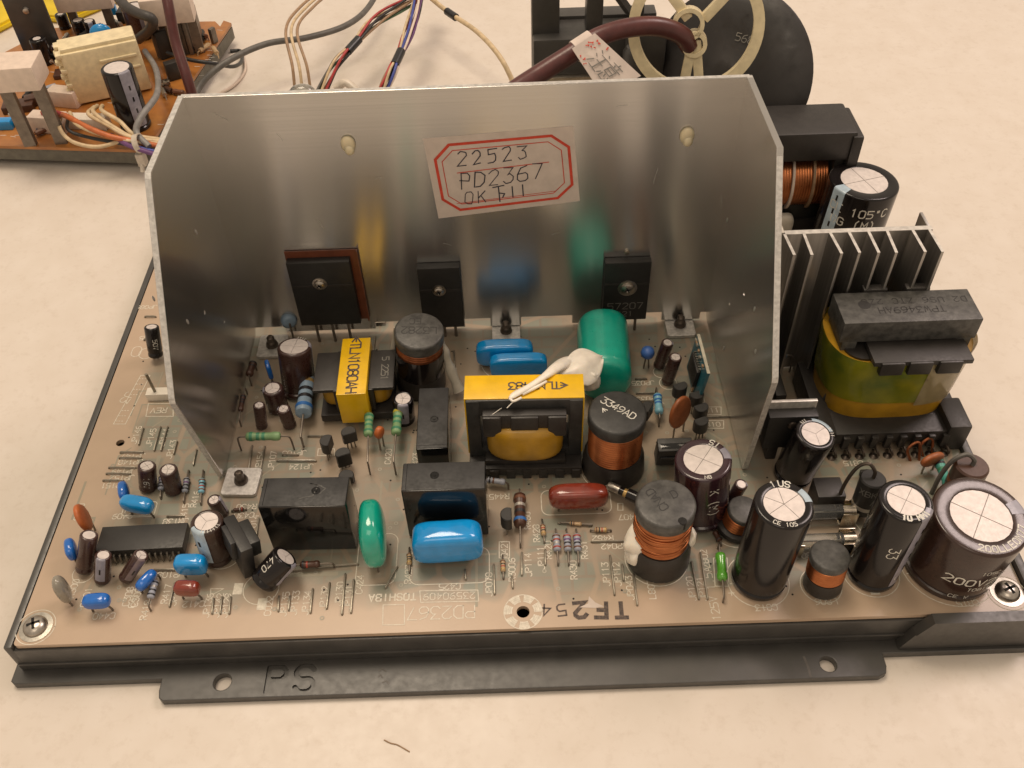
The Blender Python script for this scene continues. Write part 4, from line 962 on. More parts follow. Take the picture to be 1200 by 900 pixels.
def to220(mtx, w=1.02, h=1.0, t=.42, label=None, plate_m='tin_d', legs=.9, name='power_transistor', tab=.55, lab=None, parent=None, ins=None):
    """local: x wide, z up from the legs, y toward the viewer is minus"""
    bm = bmesh.new(); box(bm, -w / 2, w / 2, -t, 0, 0, h, bev=.04)
    o = put(name, mesh(bm, 'epoxy'), parent or PS, mtx, label)
    for k in (-1, 0, 1):
        bm = bmesh.new(); tube(bm, [(k * w * .25, -t * .5, .02), (k * w * .25, -t * .55, -legs * .5), (k * w * .25, -t * .5, -legs)], .045, n=5); put('lead', mesh(bm, 'tin_d'), o, mtx)
    return o
# boxy one with metal clip, right of the bay
p = at(785, 540); o = to220(T(p.x, p.y + .1, .35) @ Rx(12), 1.15, 1.05, .5, 'boxy black power transistor with a raised clip beside the fat purple capacitor', legs=.35)
bm = bmesh.new(); box(bm, -.5, .5, -.42, -.2, .95, 1.06, bev=.03); box(bm, -.48, .48, -.56, -.48, .55, .66, bev=.02); put('clip', mesh(bm, 'relay_gloss'), o, WM[o.name])
# leaning pair of black housings right of the striped capacitor
p = at(287, 668)
mt = T(p.x - .05, p.y + .15, .35) @ Rz(-58) @ Rx(-8)
bm = bmesh.new(); box(bm, -.75, .75, -.18, .2, 0, 1.35, bev=.04); o = put('power_transistor', mesh(bm, 'epoxy'), PS, mt, 'leaning black power transistor between the striped capacitor and left relay')
bm = bmesh.new(); box(bm, -.55, .45, .2, .55, .5, 1.15, bev=.05); put('clip', mesh(bm, 'ferrite'), o, mt)
bm = bmesh.new(); box(bm, -.45, .35, -.34, -.18, .55, 1.38, bev=.03); put('heat_spreader', mesh(bm, 'relay'), o, mt)
for k in (-.4, 0, .4):
    bm = bmesh.new(); tube(bm, [(k, 0, 0), (k, 0, -.4)], .05, n=5); put('lead', mesh(bm, 'lead'), o, mt)
# right of the right plate
p = at(917, 545)
mt = T(p.x, 6.35, .75); o = to220(mt, 1.6, 1.55, .4, 'black power transistor bolted to the left end of the finned heatsink', legs=.8)
bm = bmesh.new(); box(bm, -.8, .8, .0, .12, .2, 1.85, bev=.02); put('metal_tab', mesh(bm, 'alu_fe'), o, mt)
bm = bmesh.new(); lathe(bm, [(0, 0), (.16, 0), (.15, .05), (.1, .09), (0, .1)], n=14, mtx=T(0, -.4, 1.15) @ Rx(90)); put('screw', mesh(bm, 'stud'), o, mt)

# --- blue daughter board
a, b, e_ = at(818.5, 392, 2.0), at(830.5, 438, 2.0), at(814, 463, .35)
u = b - a; L = u.length; vv = (b - e_); vv = vv - u * (vv.dot(u) / u.dot(u)); hb = vv.length / 2
nn = vv.cross(u).normalized(); nn = nn if nn.x > 0 else -nn
mt = frame(a + u * .5 - vv * .5, nn, u)
bm = bmesh.new(); box(bm, -L / 2, L / 2, -hb, hb, -.05, .05); o = put('daughter_board', mesh(bm, 'pcb_blue'), PS, mt, 'small blue green daughter board standing on edge by the right plate')
sgn = 1 if (mt.to_3x3() @ V((0, 1, 0))).z > 0 else -1
bm = bmesh.new(); y0, y1 = sorted((sgn * (hb - .02), sgn * (hb + .02))); box(bm, -L / 2, L / 2, y0, y1, -.052, .052); put('pale_edge', mesh(bm, 'white_edge'), o, mt)
bm = bmesh.new(); box(bm, -.55, .45, -.35, .4, -.2, -.06, bev=.02); put('chip', mesh(bm, 'epoxy'), o, mt)
for k in range(8):
    for s in (-1, 1):
        bm = bmesh.new(); x = -.5 + k * .125; y = .02 + s * .42; box(bm, x - .025, x + .025, y - .05, y + .05, -.15, -.06); put('pin', mesh(bm, 'tin', smooth=False), o, mt)
for k in range(9):
    bm = bmesh.new(); x, y = rv.uniform(-L / 2 + .1, L / 2 - .1), rv.choice((-.7, -.6, .62, .75)); box(bm, x - .06, x + .06, y - .035, y + .035, -.12, -.06); put('chip_component', mesh(bm, 'tin' if k % 2 else 'w_tan', smooth=False), o, mt)

# --- glass fuse in clips, diodes, small fuse
fz = V((24.9, 3.3, 0))
a, b = at(975, 600, .35), at(988, 634, .35)
for c_, lab in ((at(962, 600, .45), 'rear'), (at(962, 634, .45), 'front')):
    mt = T(c_.x, c_.y, .45)
    bm = bmesh.new(); lathe(bm, [(0, -1.0), (.24, -1.0), (.24, 1.0), (0, 1.0)], n=20, mtx=Ry(90)); g = put('fuse', mesh(bm, 'glass'), PS, mt, 'glass fuse in bright clips, %s of the pair behind the small choke' % lab)
    bm = bmesh.new(); tube(bm, [(-1, 0, 0), (1, 0, 0)], .02, n=5); put('fuse_wire', mesh(bm, 'tin'), g, mt)
    for s in (-1, 1):
        bm = bmesh.new(); lathe(bm, [(.245, s * .66), (.27, s * .66), (.27, s * 1.05), (0, s * 1.05)], n=20, mtx=Ry(90)); put('end_cap', mesh(bm, 'sm_metal'), g, mt)
        bm = bmesh.new()
        for yy in (-.3, .27): box(bm, s * .85 - .25, s * .85 + .25, yy, yy + .035, -.42, .22, bev=.01)
        box(bm, s * .85 - .25, s * .85 + .25, -.3, .3, -.44, -.39)
        put('fuse_clip', mesh(bm, 'sm_metal'), g, mt)
a = at(1005, 607)
mt = T(a.x + .1, a.y + .1, .35) @ Rx(-4); H = 1.5
bm = bmesh.new(); lathe(bm, [(0, 0), (.36, 0), (.40, .05), (.40, H - .05), (.36, H), (0, H)], n=26); o = put('diode', mesh(bm, 'epoxy'), PS, mt, 'fat black diode standing on end with a looped lead')
bm = bmesh.new(); lathe(bm, [(.405, .28), (.405, .44)], n=26); put('polarity_band', mesh(bm, 'b_silver'), o, mt)
bm = bmesh.new(); text(bm, 'XBK04', .22, .03, cylmap(.406, -90, 1.12)); text(bm, 'A', .3, .03, cylmap(.406, -80, .8)); put('printed_text', mesh(bm, 'print_dim', smooth=False), o, mt)
bm = bmesh.new(); tube(bm, [(0, 0, 0), (0, 0, -.45)], .06, n=8)
tube(bm, [(0, 0, H - .02), (.0, .05, H + .25), (-.2, .2, H + .45), (-.5, .25, H + .2), (-.75, .2, H - .6), (-.8, .2, -.4)], .06, n=8, sub=6); put('lead', mesh(bm, 'stud'), o, mt)
a = at(1124, 590); mt = T(a.x, a.y + .3, .3); H = 1.35
bm = bmesh.new(); lathe(bm, [(0, 0), (.5, 0), (.52, .06), (.52, H - .06), (.46, H), (0, H)], n=26); o = put('diode', mesh(bm, 'res_brown'), PS, mt, 'brown cylindrical part with a looped lead behind the widest maroon capacitor')
bm = bmesh.new(); lathe(bm, [(.525, .5), (.525, .7)], n=26); put('polarity_band', mesh(bm, 'orange_b'), o, mt)
bm = bmesh.new(); tube(bm, [(0, 0, H - .02), (0, .05, H + .2), (-.25, .15, H + .35), (-.6, .15, H + .05), (-.75, .15, H - .7), (-.75, .15, -.3)], .075, n=8, sub=6); put('lead', mesh(bm, 'cab_grey'), o, mt)
a, b = at(847, 704), at(841, 640)
o = resistor((847, 706), (841, 643), .95, .34, 'fuse_g', (), z=.32, mid=.55, label='green lacquered fuse with silver leads left of the tall black capacitor'); o.name = 'pico_fuse'
resistor((845, 640), (835, 622), .4, .2, 'res_brown', ('b_black',))
resistor((338, 668), (392, 665), .62, .24, 'res_brown', ('b_black', 'b_red'), z=.25)
# metal ended bead by the notched choke
a, b = at(714, 569, .5), at(756, 588, .5)
mt = frame(a, b - a); L = (b - a).length
bm = bmesh.new(); lathe(bm, [(0, 0), (.1, 0), (.14, .05), (.14, L * .5), (.2, L * .52), (.2, L), (0, L)], n=16); o = put('diode', mesh(bm, 'sl_black'), PS, mt, 'slanting black diode with a bright end pointing at the notched choke')
bm = bmesh.new(); lathe(bm, [(0, -.05), (.12, -.04), (.15, .0), (.15, .38), (0, .38)], n=16); put('end_cap', mesh(bm, 'tin'), o, mt)
bm = bmesh.new(); lathe(bm, [(.146, .55), (.146, .72)], n=16); put('polarity_band', mesh(bm, 'b_gold'), o, mt)
bm = bmesh.new(); a0 = at(714, 569, .5); tube(bm, [a0, a0 + V((-.15, 0, -.1)), a0 + V((-.15, -.05, -.55))], .04, n=6, sub=3); tube(bm, [b, b + V((.2, 0, -.1)), b + V((.2, 0, -.55))], .04, n=6, sub=3); put('lead', mesh(bm, 'tin'), o)

# --- white connector and pin by the left plate
p = at(187, 468); mt = T(p.x, p.y + .1, 0) @ Rz(0)
bm = bmesh.new(); box(bm, -.42, .5, -.18, .2, 0, .34, bev=.03); o = put('pin_header', mesh(bm, 'conn'), PS, mt, 'small white one pin header left of the heatsink wall')
bm = bmesh.new(); tube(bm, [(-.1, .0, .3), (-.14, .0, 1.25)], .065, n=4); put('pin', mesh(bm, 'tin_d'), o, mt)
# --- corner screws
for px, py, lab in ((42, 735, 'screw in the front left corner of the board'), (1180, 694, 'screw in the front right corner beside the widest capacitor')):
    p = at(px, py); p = V((max(p.x, .5), max(p.y, .55), 0)) if px < 100 else V((min(p.x, 29.95), p.y, 0)); mt = T(p.x, p.y, .004) @ Rz(20)
    bm = bmesh.new(); lathe(bm, [(.50, 0), (.50, .012), (.3, .03), (.3, 0)], n=32, mi=1)
    lathe(bm, [(.36, .01), (.36, .06), (.33, .14), (.25, .21), (.15, .245), (.10, .252), (0, .255)], n=28)
    o = put('screw', mesh(bm, ['screw', 'tin']), PS, mt, lab)
    bm = bmesh.new()
    for r_ in (0, 90): box(bm, -.19, .19, -.04, .04, .14, .259, mtx=Rz(r_))  # raised black cross, its colour stands in for the shade of a recess
    put('recess_shade_cross', mesh(bm, 'hole', smooth=False), o, mt)

# ------------------------------------------------------------------ aluminium wall
YB = 13.12; XL, XR = 5.09, 22.95; ZT = 10.43
base = Matrix(((1, 0, 0, 0), (0, 0, -1, YB), (0, 1, 0, 0), (0, 0, 0, 1)))   # (x, z) drawn flat, thickness along y
bo = [(XL, .55), (6.4, .55), (6.4, .28), (9.9, .28), (9.9, .62), (11.2, .62), (11.2, .2), (13.4, .2), (13.4, .62), (14.4, .62), (14.4, .2), (15.6, .2), (15.6, .62), (17.6, .62), (17.6, .2), (19, .2), (19, .62), (21.1, .62), (21.1, .2), (22.6, .2), (22.6, .55), (XR, .55), (XR, ZT - .1), (XR - .1, ZT), (XL + .1, ZT), (XL, ZT - .1)]
hp = [aty(408, 168, 13.02), aty(805, 158, 13.02)]
holes = [circ(q.x, q.z, .2, 16) for q in hp]
me = plate(bo, holes, -.1, .1, M['alu_b'], bev=.015); me.transform(base)
HS = put('heatsink_wall', me, PS, label='bent brushed aluminium wall round three sides with cut off upper corners')
def side(X, s, lab):
    # (y, z) outline; bends from the rear plate
    pts = [(YB + .05, ZT), (8.9, ZT + (0 if s < 0 else .1)), (8.75, ZT - .12), (5.06, 5.15), (5.0, 4.98), (6.05 if s < 0 else 5.6, .12), (6.4, .10), (12.9, .25), (YB + .05, .5)]
    m4 = Matrix(((0, 0, 1, X), (1, 0, 0, 0), (0, 1, 0, 0), (0, 0, 0, 1)))
    me = plate(pts, [circ(10.4, 3.3, .05, 8), circ(9.1, 4.9, .06, 8)], -.1, .1, M['alu_s'], bev=.02); me.transform(m4)
    o = put('side_plate', me, HS, label=lab)
    bm = bmesh.new()                                   # sheared bright front edge
    e = [(YB, ZT), (8.9, ZT), (8.75, ZT - .12), (5.06, 5.15), (5.0, 4.98), (6.05 if s < 0 else 5.6, .12)]
    for (a0, b0), (a1, b1) in zip(e, e[1:]):
        d = V((0, a1 - a0, b1 - b0)).normalized(); nrm = V((0, d.z, -d.y)); nrm = -nrm if nrm.y > 0 or (abs(nrm.y) < .01 and nrm.z < 0) else nrm
        A0, A1 = V((X, a0, b0)) + nrm * .004, V((X, a1, b1)) + nrm * .004
        vs = [bm.verts.new(q) for q in (A0 + V((-.085, 0, 0)), A0 + V((.085, 0, 0)), A1 + V((.085, 0, 0)), A1 + V((-.085, 0, 0)))]
        bm.faces.new(vs)
    put('cut_edge', mesh(bm, 'alu_e', smooth=False), o)
    return o
side(XL, -1, 'left side plate'); side(XR, 1, 'right side plate')
bm = bmesh.new(); box(bm, XL, XR, YB - .08, YB + .08, ZT - .002, ZT + .006); put('cut_edge', mesh(bm, 'alu_e', smooth=False), HS, label='bright top edge of the rear plate')
for k, q in enumerate(hp):                              # nylon standoff tips through the holes
    bm = bmesh.new(); pillow(bm, .24, .14, .30, 2.2, 2.2, mtx=T(0, 0, 0)); pillow(bm, .17, .16, .2, 2.2, 2.2, mtx=T(.03, -.05, -.16))
    o = put('standoff_tip', mesh(bm, 'nylon', ang=80), HS, T(q.x, 12.97, q.z), 'cream nylon tip in the upper %s of the rear plate' % ('left' if k == 0 else 'right'))
for k, px in enumerate((411, 800)):                     # their clear backs above the wall
    bm = bmesh.new(); pillow(bm, .5, .35, .5, 2.2, 2.2, mtx=T(0, 0, 0)); p = aty(px if k else 355, 104, 14.2)
    put('standoff_back', mesh(bm, 'glass' if not k else 'nylon', ang=80), HS, T(p.x, 14.0, p.z - .25))
def foot(x, y, lab=None, ang=0, w=1.1, d=1.2):
    mt = T(x, y, 0) @ Rz(ang)
    me = plate(rrect(w, d, .12), [], .02, .16, M['alu_e'], bev=.015); o = put('foot_tab', me, HS, mt, lab)
    bm = bmesh.new(); lathe(bm, [(0, .1), (.22, .12), (.24, .2), (.2, .34), (.15, .40), (.15, .58), (.1, .64), (0, .66)], n=14); put('stud', mesh(bm, 'stud'), o, mt)
foot(5.85, 5.8, 'bent foot tab with a dark stud under the left plate front', -3, 1.2, 1.15)
for x in (5.9, 15.0, 21.8): foot(x, 12.75 if x > 6 else 12.4)
# faint scratches / dents on side plates
for X, s, sp in ((XL + .105, 1, ((230, 272), (220, 377), (315, 436), (180, 350))), (XR - .105, -1, ((852, 258), (884, 362), (848, 408), (885, 412)))):
    for px, py in sp:
        q = atx(px, py, X); bm = bmesh.new(); pillow(bm, .012, .06, .13, 2, 2); put('dent', mesh(bm, 'alu_e'), HS, T(q.x, q.y, q.z) @ Rx(20))

for k, (x, z, L_, a) in enumerate(((6.2, 9.7, .5, -35), (7.9, 8.9, .3, -60), (16.9, 4.6, .25, 20), (20.3, 6.9, .6, 80), (10.9, 7.2, .2, 10), (13.0, 4.3, .3, -20), (19.0, 9.6, .35, 5), (8.6, 5.4, .4, -70))):
    bm = bmesh.new(); c_, s_ = math.cos(math.radians(a)), math.sin(math.radians(a)); ribbon(bm, [(-L_ / 2, 0), (0, .015), (L_ / 2, 0)], .014, lambda u, v: V((x + c_ * u - s_ * v, 13.0185, z + s_ * u + c_ * v)))
    put('scratch', mesh(bm, 'alu_e', smooth=False), HS)
# paper label
lab = [aty(*q, 12.99) for q in ((495.5, 163), (672, 148), (679.5, 236), (514, 256.5))]
o_, ux = lab[3], (lab[2] - lab[3]); W_, ux = ux.length, ux.normalized(); uy = (lab[0] - lab[3]); Hh = uy.length; uy = uy.normalized()
def lmap(dy=0.0):
    def f(u, v):
        q = lab[3] * (1 - u) * (1 - v) + lab[2] * u * (1 - v) + lab[1] * u * v + lab[0] * (1 - u) * v
        return V((q.x, 13.013 - dy * .35, q.z))
    return f
bm = bmesh.new(); f = lmap(); g = [[bm.verts.new(f(i / 8, j / 4) + V((0, -.002 * math.sin(i * 1.3 + j), 0))) for i in range(9)] for j in range(5)]
for j in range(4):
    for i in range(8): bm.faces.new((g[j][i], g[j][i + 1], g[j + 1][i + 1], g[j + 1][i]))
r = bmesh.ops.extrude_face_region(bm, geom=bm.faces[:]); [setattr(v, 'co', v.co + V((0, .006, 0))) for v in r['geom'] if isinstance(v, bmesh.types.BMVert)]
LB = put('paper_label', mesh(bm, 'paper', ang=80), HS, label='white paper label with red octagon border and handwriting 22523 PD2367')
def oct_(l, r, b, t, cx, cy): return [(l + cx, b), (r - cx, b), (r, b + cy), (r, t - cy), (r - cx, t), (l + cx, t), (l, t - cy), (l, b + cy)]
Lx, Ly = 5.1, 3.1
def umap(dy): 
    f = lmap(dy); return lambda x, y: f(x / Lx, y / Ly)
bm = bmesh.new()
ribbon(bm, oct_(.28, Lx - .22, .25, Ly - .3, .55, .5), .10, umap(.026), True)
ribbon(bm, oct_(.50, Lx - .48, .48, Ly - .52, .42, .38), .03, umap(.026), True)
ribbon(bm, [(.95, 1.72), (Lx - .95, 1.78)], .03, umap(.026)); ribbon(bm, [(.75, .52), (Lx - .8, .56)], .02, umap(.026))
put('red_border', mesh(bm, 'red_ink', smooth=False), LB)
bm = bmesh.new(); random.seed(5)
def hand(s, x, y, size, adv):
    f = umap(.03)
    for i, ch in enumerate(s):
        for st in FONT.get(ch, []):
            k = size / 6 * random.uniform(.94, 1.06); j = lambda: random.uniform(-.32, .32)
            pts = [(x + i * adv + (a * .85 + .12 * b + j()) * k, y + (b + j()) * k + i * .012) for a, b in st]; ribbon(bm, pts, random.uniform(.028, .044), f)
hand('22523', 1.02, 1.98, .52, .52); hand('PD2367', .98, 1.08, .60, .50); hand('OK', 1.05, .45, .46, .48)
f = umap(.03)
for pl in ([(2.1, 1.0), (2.5, 1.04)], [(2.3, 1.02), (2.28, .4)], [(2.3, .75), (2.48, .7), (2.4, .55)], [(2.78, .95), (2.76, .52)], [(3.15, .98), (3.13, .52)]): ribbon(bm, pl, .042, f)
put('handwriting', mesh(bm, 'pen', smooth=False), LB)

# transistors bolted to the rear plate
def bolted(q, label, ins=None, legs=((-.5,), (0,), (.5,)), sc=.2, body=None):
    x0, x1, z0, z1 = body
    cx = (x0 + x1) / 2; bm = bmesh.new(); box(bm, x0 - cx, x1 - cx, -.34, 0, z0, z1, bev=.04)
    y = 13.0 - (.06 if ins else .01); mt = T(cx, y, 0)
    o = put('power_transistor', mesh(bm, 'epoxy'), PS, mt, label)
    s = V((q[0] - cx, -.34, q[1]))
    bm = bmesh.new(); box(bm, x0 - cx + .03, x1 - cx - .03, -.365, -.32, z0 + (z1 - z0) * .62, z0 + (z1 - z0) * .66, bev=.01); put('moulded_step', mesh(bm, 'bobbin'), o, mt)
    bm = bmesh.new(); lathe(bm, [(0, 0), (sc * 1.35, 0), (sc * 1.35, .03), (sc, .035), (sc * .95, .11), (sc * .6, .16), (sc * .3, .165), (0, .10)], n=22, mtx=T(*s) @ Rx(90)); sc_o = put('screw', mesh(bm, 'screw'), o, mt)
    bm = bmesh.new(); [box(bm, -sc * .5, sc * .5, -.022, .022, .1, .168, mtx=T(*s) @ Rx(90) @ Rz(a)) for a in (25, 115)]; put('recess_shade_cross', mesh(bm, 'hole', smooth=False), o, mt)  # slot shade put in as a black cross, slightly proud of the head
    for k in (-1, 0, 1):
        bm = bmesh.new(); x = k * (x1 - x0) * .27; tube(bm, [(x, -.2, z0 + .04), (x, -.24, z0 * .5), (x, -.25, -.05)], .055, n=6); put('lead', mesh(bm, 'lead'), o, mt)
    if ins:
        bm = bmesh.new(); box(bm, ins[0] - cx, ins[1] - cx, .0, .05, ins[2], ins[3]); box(bm, ins[1] - cx - .05, ins[1] - cx, -.12, .0, ins[2], ins[3]); put('insulator', mesh(bm, 'insul'), o, mt)
    return o, mt
bolted((8.22, 3.02), 'widest black transistor on a brown insulator bolted to the rear plate', ins=(7.1, 9.75, .9, 4.27), body=(7.15, 9.45, .95, 4.0))
bolted((12.56, 2.45), 'middle black transistor bolted to the rear plate', body=(11.82, 13.4, .58, 3.5), sc=.19)
o, mt = bolted((19.6, 2.25), 'right black transistor bolted to the rear plate', body=(18.72, 20.42, .62, 3.45), sc=.27)
bm = bmesh.new(); text(bm, '57207', .3, .03, lambda u, v: V((u, -.347, 1.35 + v))); text(bm, '421', .24, .03, lambda u, v: V((u, -.347, .95 + v))); put('printed_text', mesh(bm, 'print_dim', smooth=False), o, mt)
bm = bmesh.new(); q = aty(735, 299, 12.9); lathe(bm, [(0, 0), (.1, 0), (.1, .05), (0, .06)], n=12, mtx=Rx(90)); put('rivet', mesh(bm, 'sm_metal'), HS, T(q.x, 13.0, q.z + .05))
# crumpled foil like strip below the rear plate
p = at(430, 378); bm = bmesh.new(); g = [[bm.verts.new((p.x - .5 + i * .25, p.y - .2 + j * .2, .15 + .1 * noise.noise(V((i * 1.7, j * 2.3, 3))))) for i in range(6)] for j in range(4)]
for j in range(3):
    for i in range(5): bm.faces.new((g[j][i], g[j][i + 1], g[j + 1][i + 1], g[j + 1][i]))
put('bright_strip', mesh(bm, 'sm_metal', smooth=False), PS, label='crumpled bright solder strip below the rear plate')

# ------------------------------------------------------------------ finned heatsink and big transformer
FZ, FZ0 = 6.35, .15
xb = [24.42, 24.95, 25.90, 26.47, 27.08, 27.62, 28.52, 29.05]; yb0, yb1 = 9.25, 10.30
def up_(px, py, z=FZ): return at(px, py, z)
bx0, bx1 = up_(920, 274).x, up_(1090, 269).x
back_y = up_(1000, 272).y
bm = bmesh.new(); box(bm, bx0, bx1 + .1, back_y, back_y + .22, FZ0, FZ, bev=.015)
FH = put('finned_heatsink', mesh(bm, 'alu_fin'), PS, label='extruded aluminium heatsink with vertical fins behind the large transformer')
tips = [(931, 298.6), (951.7, 298.6), (986.5, 297), (1007.5, 296), (1030, 296), (1050.7, 296), (1084.5, 295), (1105, 295)]
roots = [(920, 276), (943, 276), (974, 275), (996, 274), (1019, 273.5), (1041, 273), (1071, 272), (1091, 272)]
for a, b in zip(tips, roots):
    p, q = up_(*a), up_(*b); q = V((q.x, back_y + .02, 0)); d = (V((q.x - p.x, q.y - p.y, 0))); L = d.length; mt = frame((p.x, p.y, FZ0), (0, 0, 1), d)
    bm = bmesh.new(); box(bm, 0, L, -.045, .045, 0, FZ - FZ0 - .003, bev=.01); o = put('fin', mesh(bm, 'alu_fin'), FH, mt)
    bm = bmesh.new(); box(bm, 0, L, -.047, .047, FZ - FZ0 - .004, FZ - FZ0 + .003); put('cut_end', mesh(bm, 'alu_fe', smooth=False), o, mt)
p, q = up_(1091, 270), up_(1083, 255); bm = bmesh.new(); box(bm, q.x - .05, q.x + .05, back_y + .1, q.y + .3, FZ0, FZ + .0, bev=.01); put('fin', mesh(bm, 'alu_fin'), FH)
p, q = up_(910, 262), up_(920, 274); bm = bmesh.new(); box(bm, q.x - .1, q.x, back_y + .1, back_y + 1.1, FZ0, FZ - .002, bev=.01); put('fin', mesh(bm, 'conn'), FH, label='white strip at the left end of the finned heatsink')
bm = bmesh.new(); box(bm, bx0, bx1 + .1, back_y, back_y + .2, FZ - .004, FZ + .004); put('cut_end', mesh(bm, 'alu_fe', smooth=False), FH)

def big_trafo():
    z = 4.75
    a, b, c, d = at(975.4, 342, z), at(1134, 339.8, z), at(1154, 374, z), at(990, 379, z)
    x0, x1 = (a.x + d.x) / 2, (b.x + c.x) / 2; y1, y0 = (a.y + b.y) / 2, (c.y + d.y) / 2; cx, cy = (x0 + x1) / 2, (y0 + y1) / 2
    mt = T(cx, cy, 0); w, dd = (x1 - x0) / 2, (y1 - y0) / 2
    bm = bmesh.new(); box(bm, -w, w, -dd, dd, z - .85, z, bev=.04); box(bm, -w + .12, -w + .6, -dd, dd, 1.0, z - .8, bev=.03); box(bm, w - .6, w - .12, -dd, dd, 1.0, z - .8, bev=.03)
    o = put('transformer', mesh(bm, 'ferrite_w'), PS, mt, 'largest transformer, dark core over yellow and clear taped winding, in front of the finned heatsink')
    bm = bmesh.new(); text(bm, 'D2 US6 ZTC 2ZC', .24, .03, flatmap(.3, .25, z + .004, 180), adv=6.2); text(bm, 'TPW3469AH', .27, .035, flatmap(.1, -.18, z + .004, 180), adv=5.4)
    lathe(bm, [(.2, z), (.2, z + .004), (0, z + .004)], n=18, mtx=T(-1.35, .12, 0)); put('printed_text', mesh(bm, 'epoxy', smooth=False), o, mt)
    bm = bmesh.new(); box(bm, -w + .9, w - .35, -dd - .95, -dd + .05, z - 1.05, z - .86, bev=.03); prism(bm, rrect(2 * w - .5, 2.5, .6), z - 1.25, z - 1.12)
    for x in (-.35, .55, 1.5): box(bm, x - .38 - .35, x + .38 - .35, -dd - 1.02, -dd - .7, z - 1.42, z - .88, bev=.06)
    for x in (-.8, .6): box(bm, x - .4, x + .4, dd, dd + .3, z - .35, z + .08, bev=.06)
    put('bobbin_comb', mesh(bm, 'bobbin'), o, mt)
    def wrap(bm, z0, z1, g, a0=0, a1=360):
        n = 56; rows = []
        sg = lambda t, e: math.copysign(abs(t) ** (2 / e), t)
        for zz in [z0 + (z1 - z0) * k / 8 for k in range(9)]:
            t = (zz - 1.0) / 2.4; row = []
            for i in range(n + 1):
                th = math.radians(a0 + (a1 - a0) * i / n)
                rx = (w - .04 + .20 * t + g); ry = (1.46 + .08 * t + g)
                wob = 1 + .018 * noise.noise(V((math.cos(th) * 2, math.sin(th) * 2, zz * .8)))
                row.append(bm.verts.new((rx * sg(math.cos(th), 3.4) * wob, (ry * sg(math.sin(th), 2.5)) * wob - .0, zz)))
            rows.append(row)
        for A, B in zip(rows, rows[1:]):
            for i in range(n): bm.faces.new((A[i], A[i + 1], B[i + 1], B[i]))
        bm.faces.new([v for v in rows[0][:-1]][::-1]) if a1 - a0 > 350 else None
        bm.faces.new([v for v in rows[-1][:-1]]) if a1 - a0 > 350 else None
    bm = bmesh.new(); wrap(bm, .9, 3.55, 0); bmesh.ops.remove_doubles(bm, verts=bm.verts[:], dist=.001); put('winding', mesh(bm, 'yellow_d', ang=50), o, mt)
    bm = bmesh.new(); wrap(bm, 1.75, 3.72, .035, 130, 280); bmesh.ops.solidify(bm, geom=bm.faces[:], thickness=.02); put('green_yellow_tape', mesh(bm, 'film_y', ang=50), o, mt)
    bm = bmesh.new(); wrap(bm, 1.6, 3.78, .05, 276, 385); bmesh.ops.solidify(bm, geom=bm.faces[:], thickness=.02); put('clear_tape', mesh(bm, 'film', ang=50), o, mt)
    bm = bmesh.new(); box(bm, -2.35, 2.45, -2.15, 1.6, .45, .95, bev=.06)
    box(bm, 1.75, 2.5, -2.25, -.9, .05, 1.25, bev=.08); box(bm, -2.55, -2.0, -2.2, 1.2, .1, 1.1, bev=.06)
    for k in range(9): box(bm, -2.2 + k * .48, -1.98 + k * .48, -2.28, -2.1, .3, .85, bev=.03)
    put('bobbin_base', mesh(bm, 'bobbin'), o, mt)
    for k in range(9):
        bm = bmesh.new(); x = -2.0 + k * .48; tube(bm, [(x, -2.2, .35), (x + .05, -2.42, .3), (x + .1, -2.45, .12), (x, -2.3, .05), (x - .03, -2.25, .2)], .05, n=6, sub=4)
        lathe(bm, [(.16, 0), (.1, .06), (.05, .1), (0, .1)], n=10, mtx=T(x, -2.36, 0)); put('pin', mesh(bm, 'stud'), o, mt)
big_trafo()
# small black bits by it
resistor((888, 436), (925, 436), .62, .34, 'res_blue', ('b_black', 'b_blue'), z=.9, label='small blue grey resistor left of the largest transformer')
for x, y, w_, h_, hh in ((965, 590, .9, .8, .9), (893, 505, .35, 2.6, 1.4), (1012, 560, .3, .3, .3)):
    p = at(x, y); bm = bmesh.new(); box(bm, -w_ / 2, w_ / 2, -h_ / 2, h_ / 2, .02, hh, bev=.05); put('black_housing', mesh(bm, 'bobbin'), PS, T(p.x, p.y, 0))
p = at(897, 452); bm = bmesh.new(); box(bm, -.12, .25, -1.5, 1.2, .02, 1.1, bev=.03); put('black_housing', mesh(bm, 'bobbin'), PS, T(p.x, p.y, 0))
for x, y, m_ in ((1085, 528, 'copper_d'), (1070, 533, 'copper_d')):
    p = at(x, y, .3); bm = bmesh.new(); tube(bm, [(p.x, p.y, -.02), (p.x - .2, p.y + .1, .5), (p.x + .15, p.y + .2, .7), (p.x + .3, p.y, -.02)], .05, n=6, sub=5); put('wire_loop', mesh(bm, m_), PS)

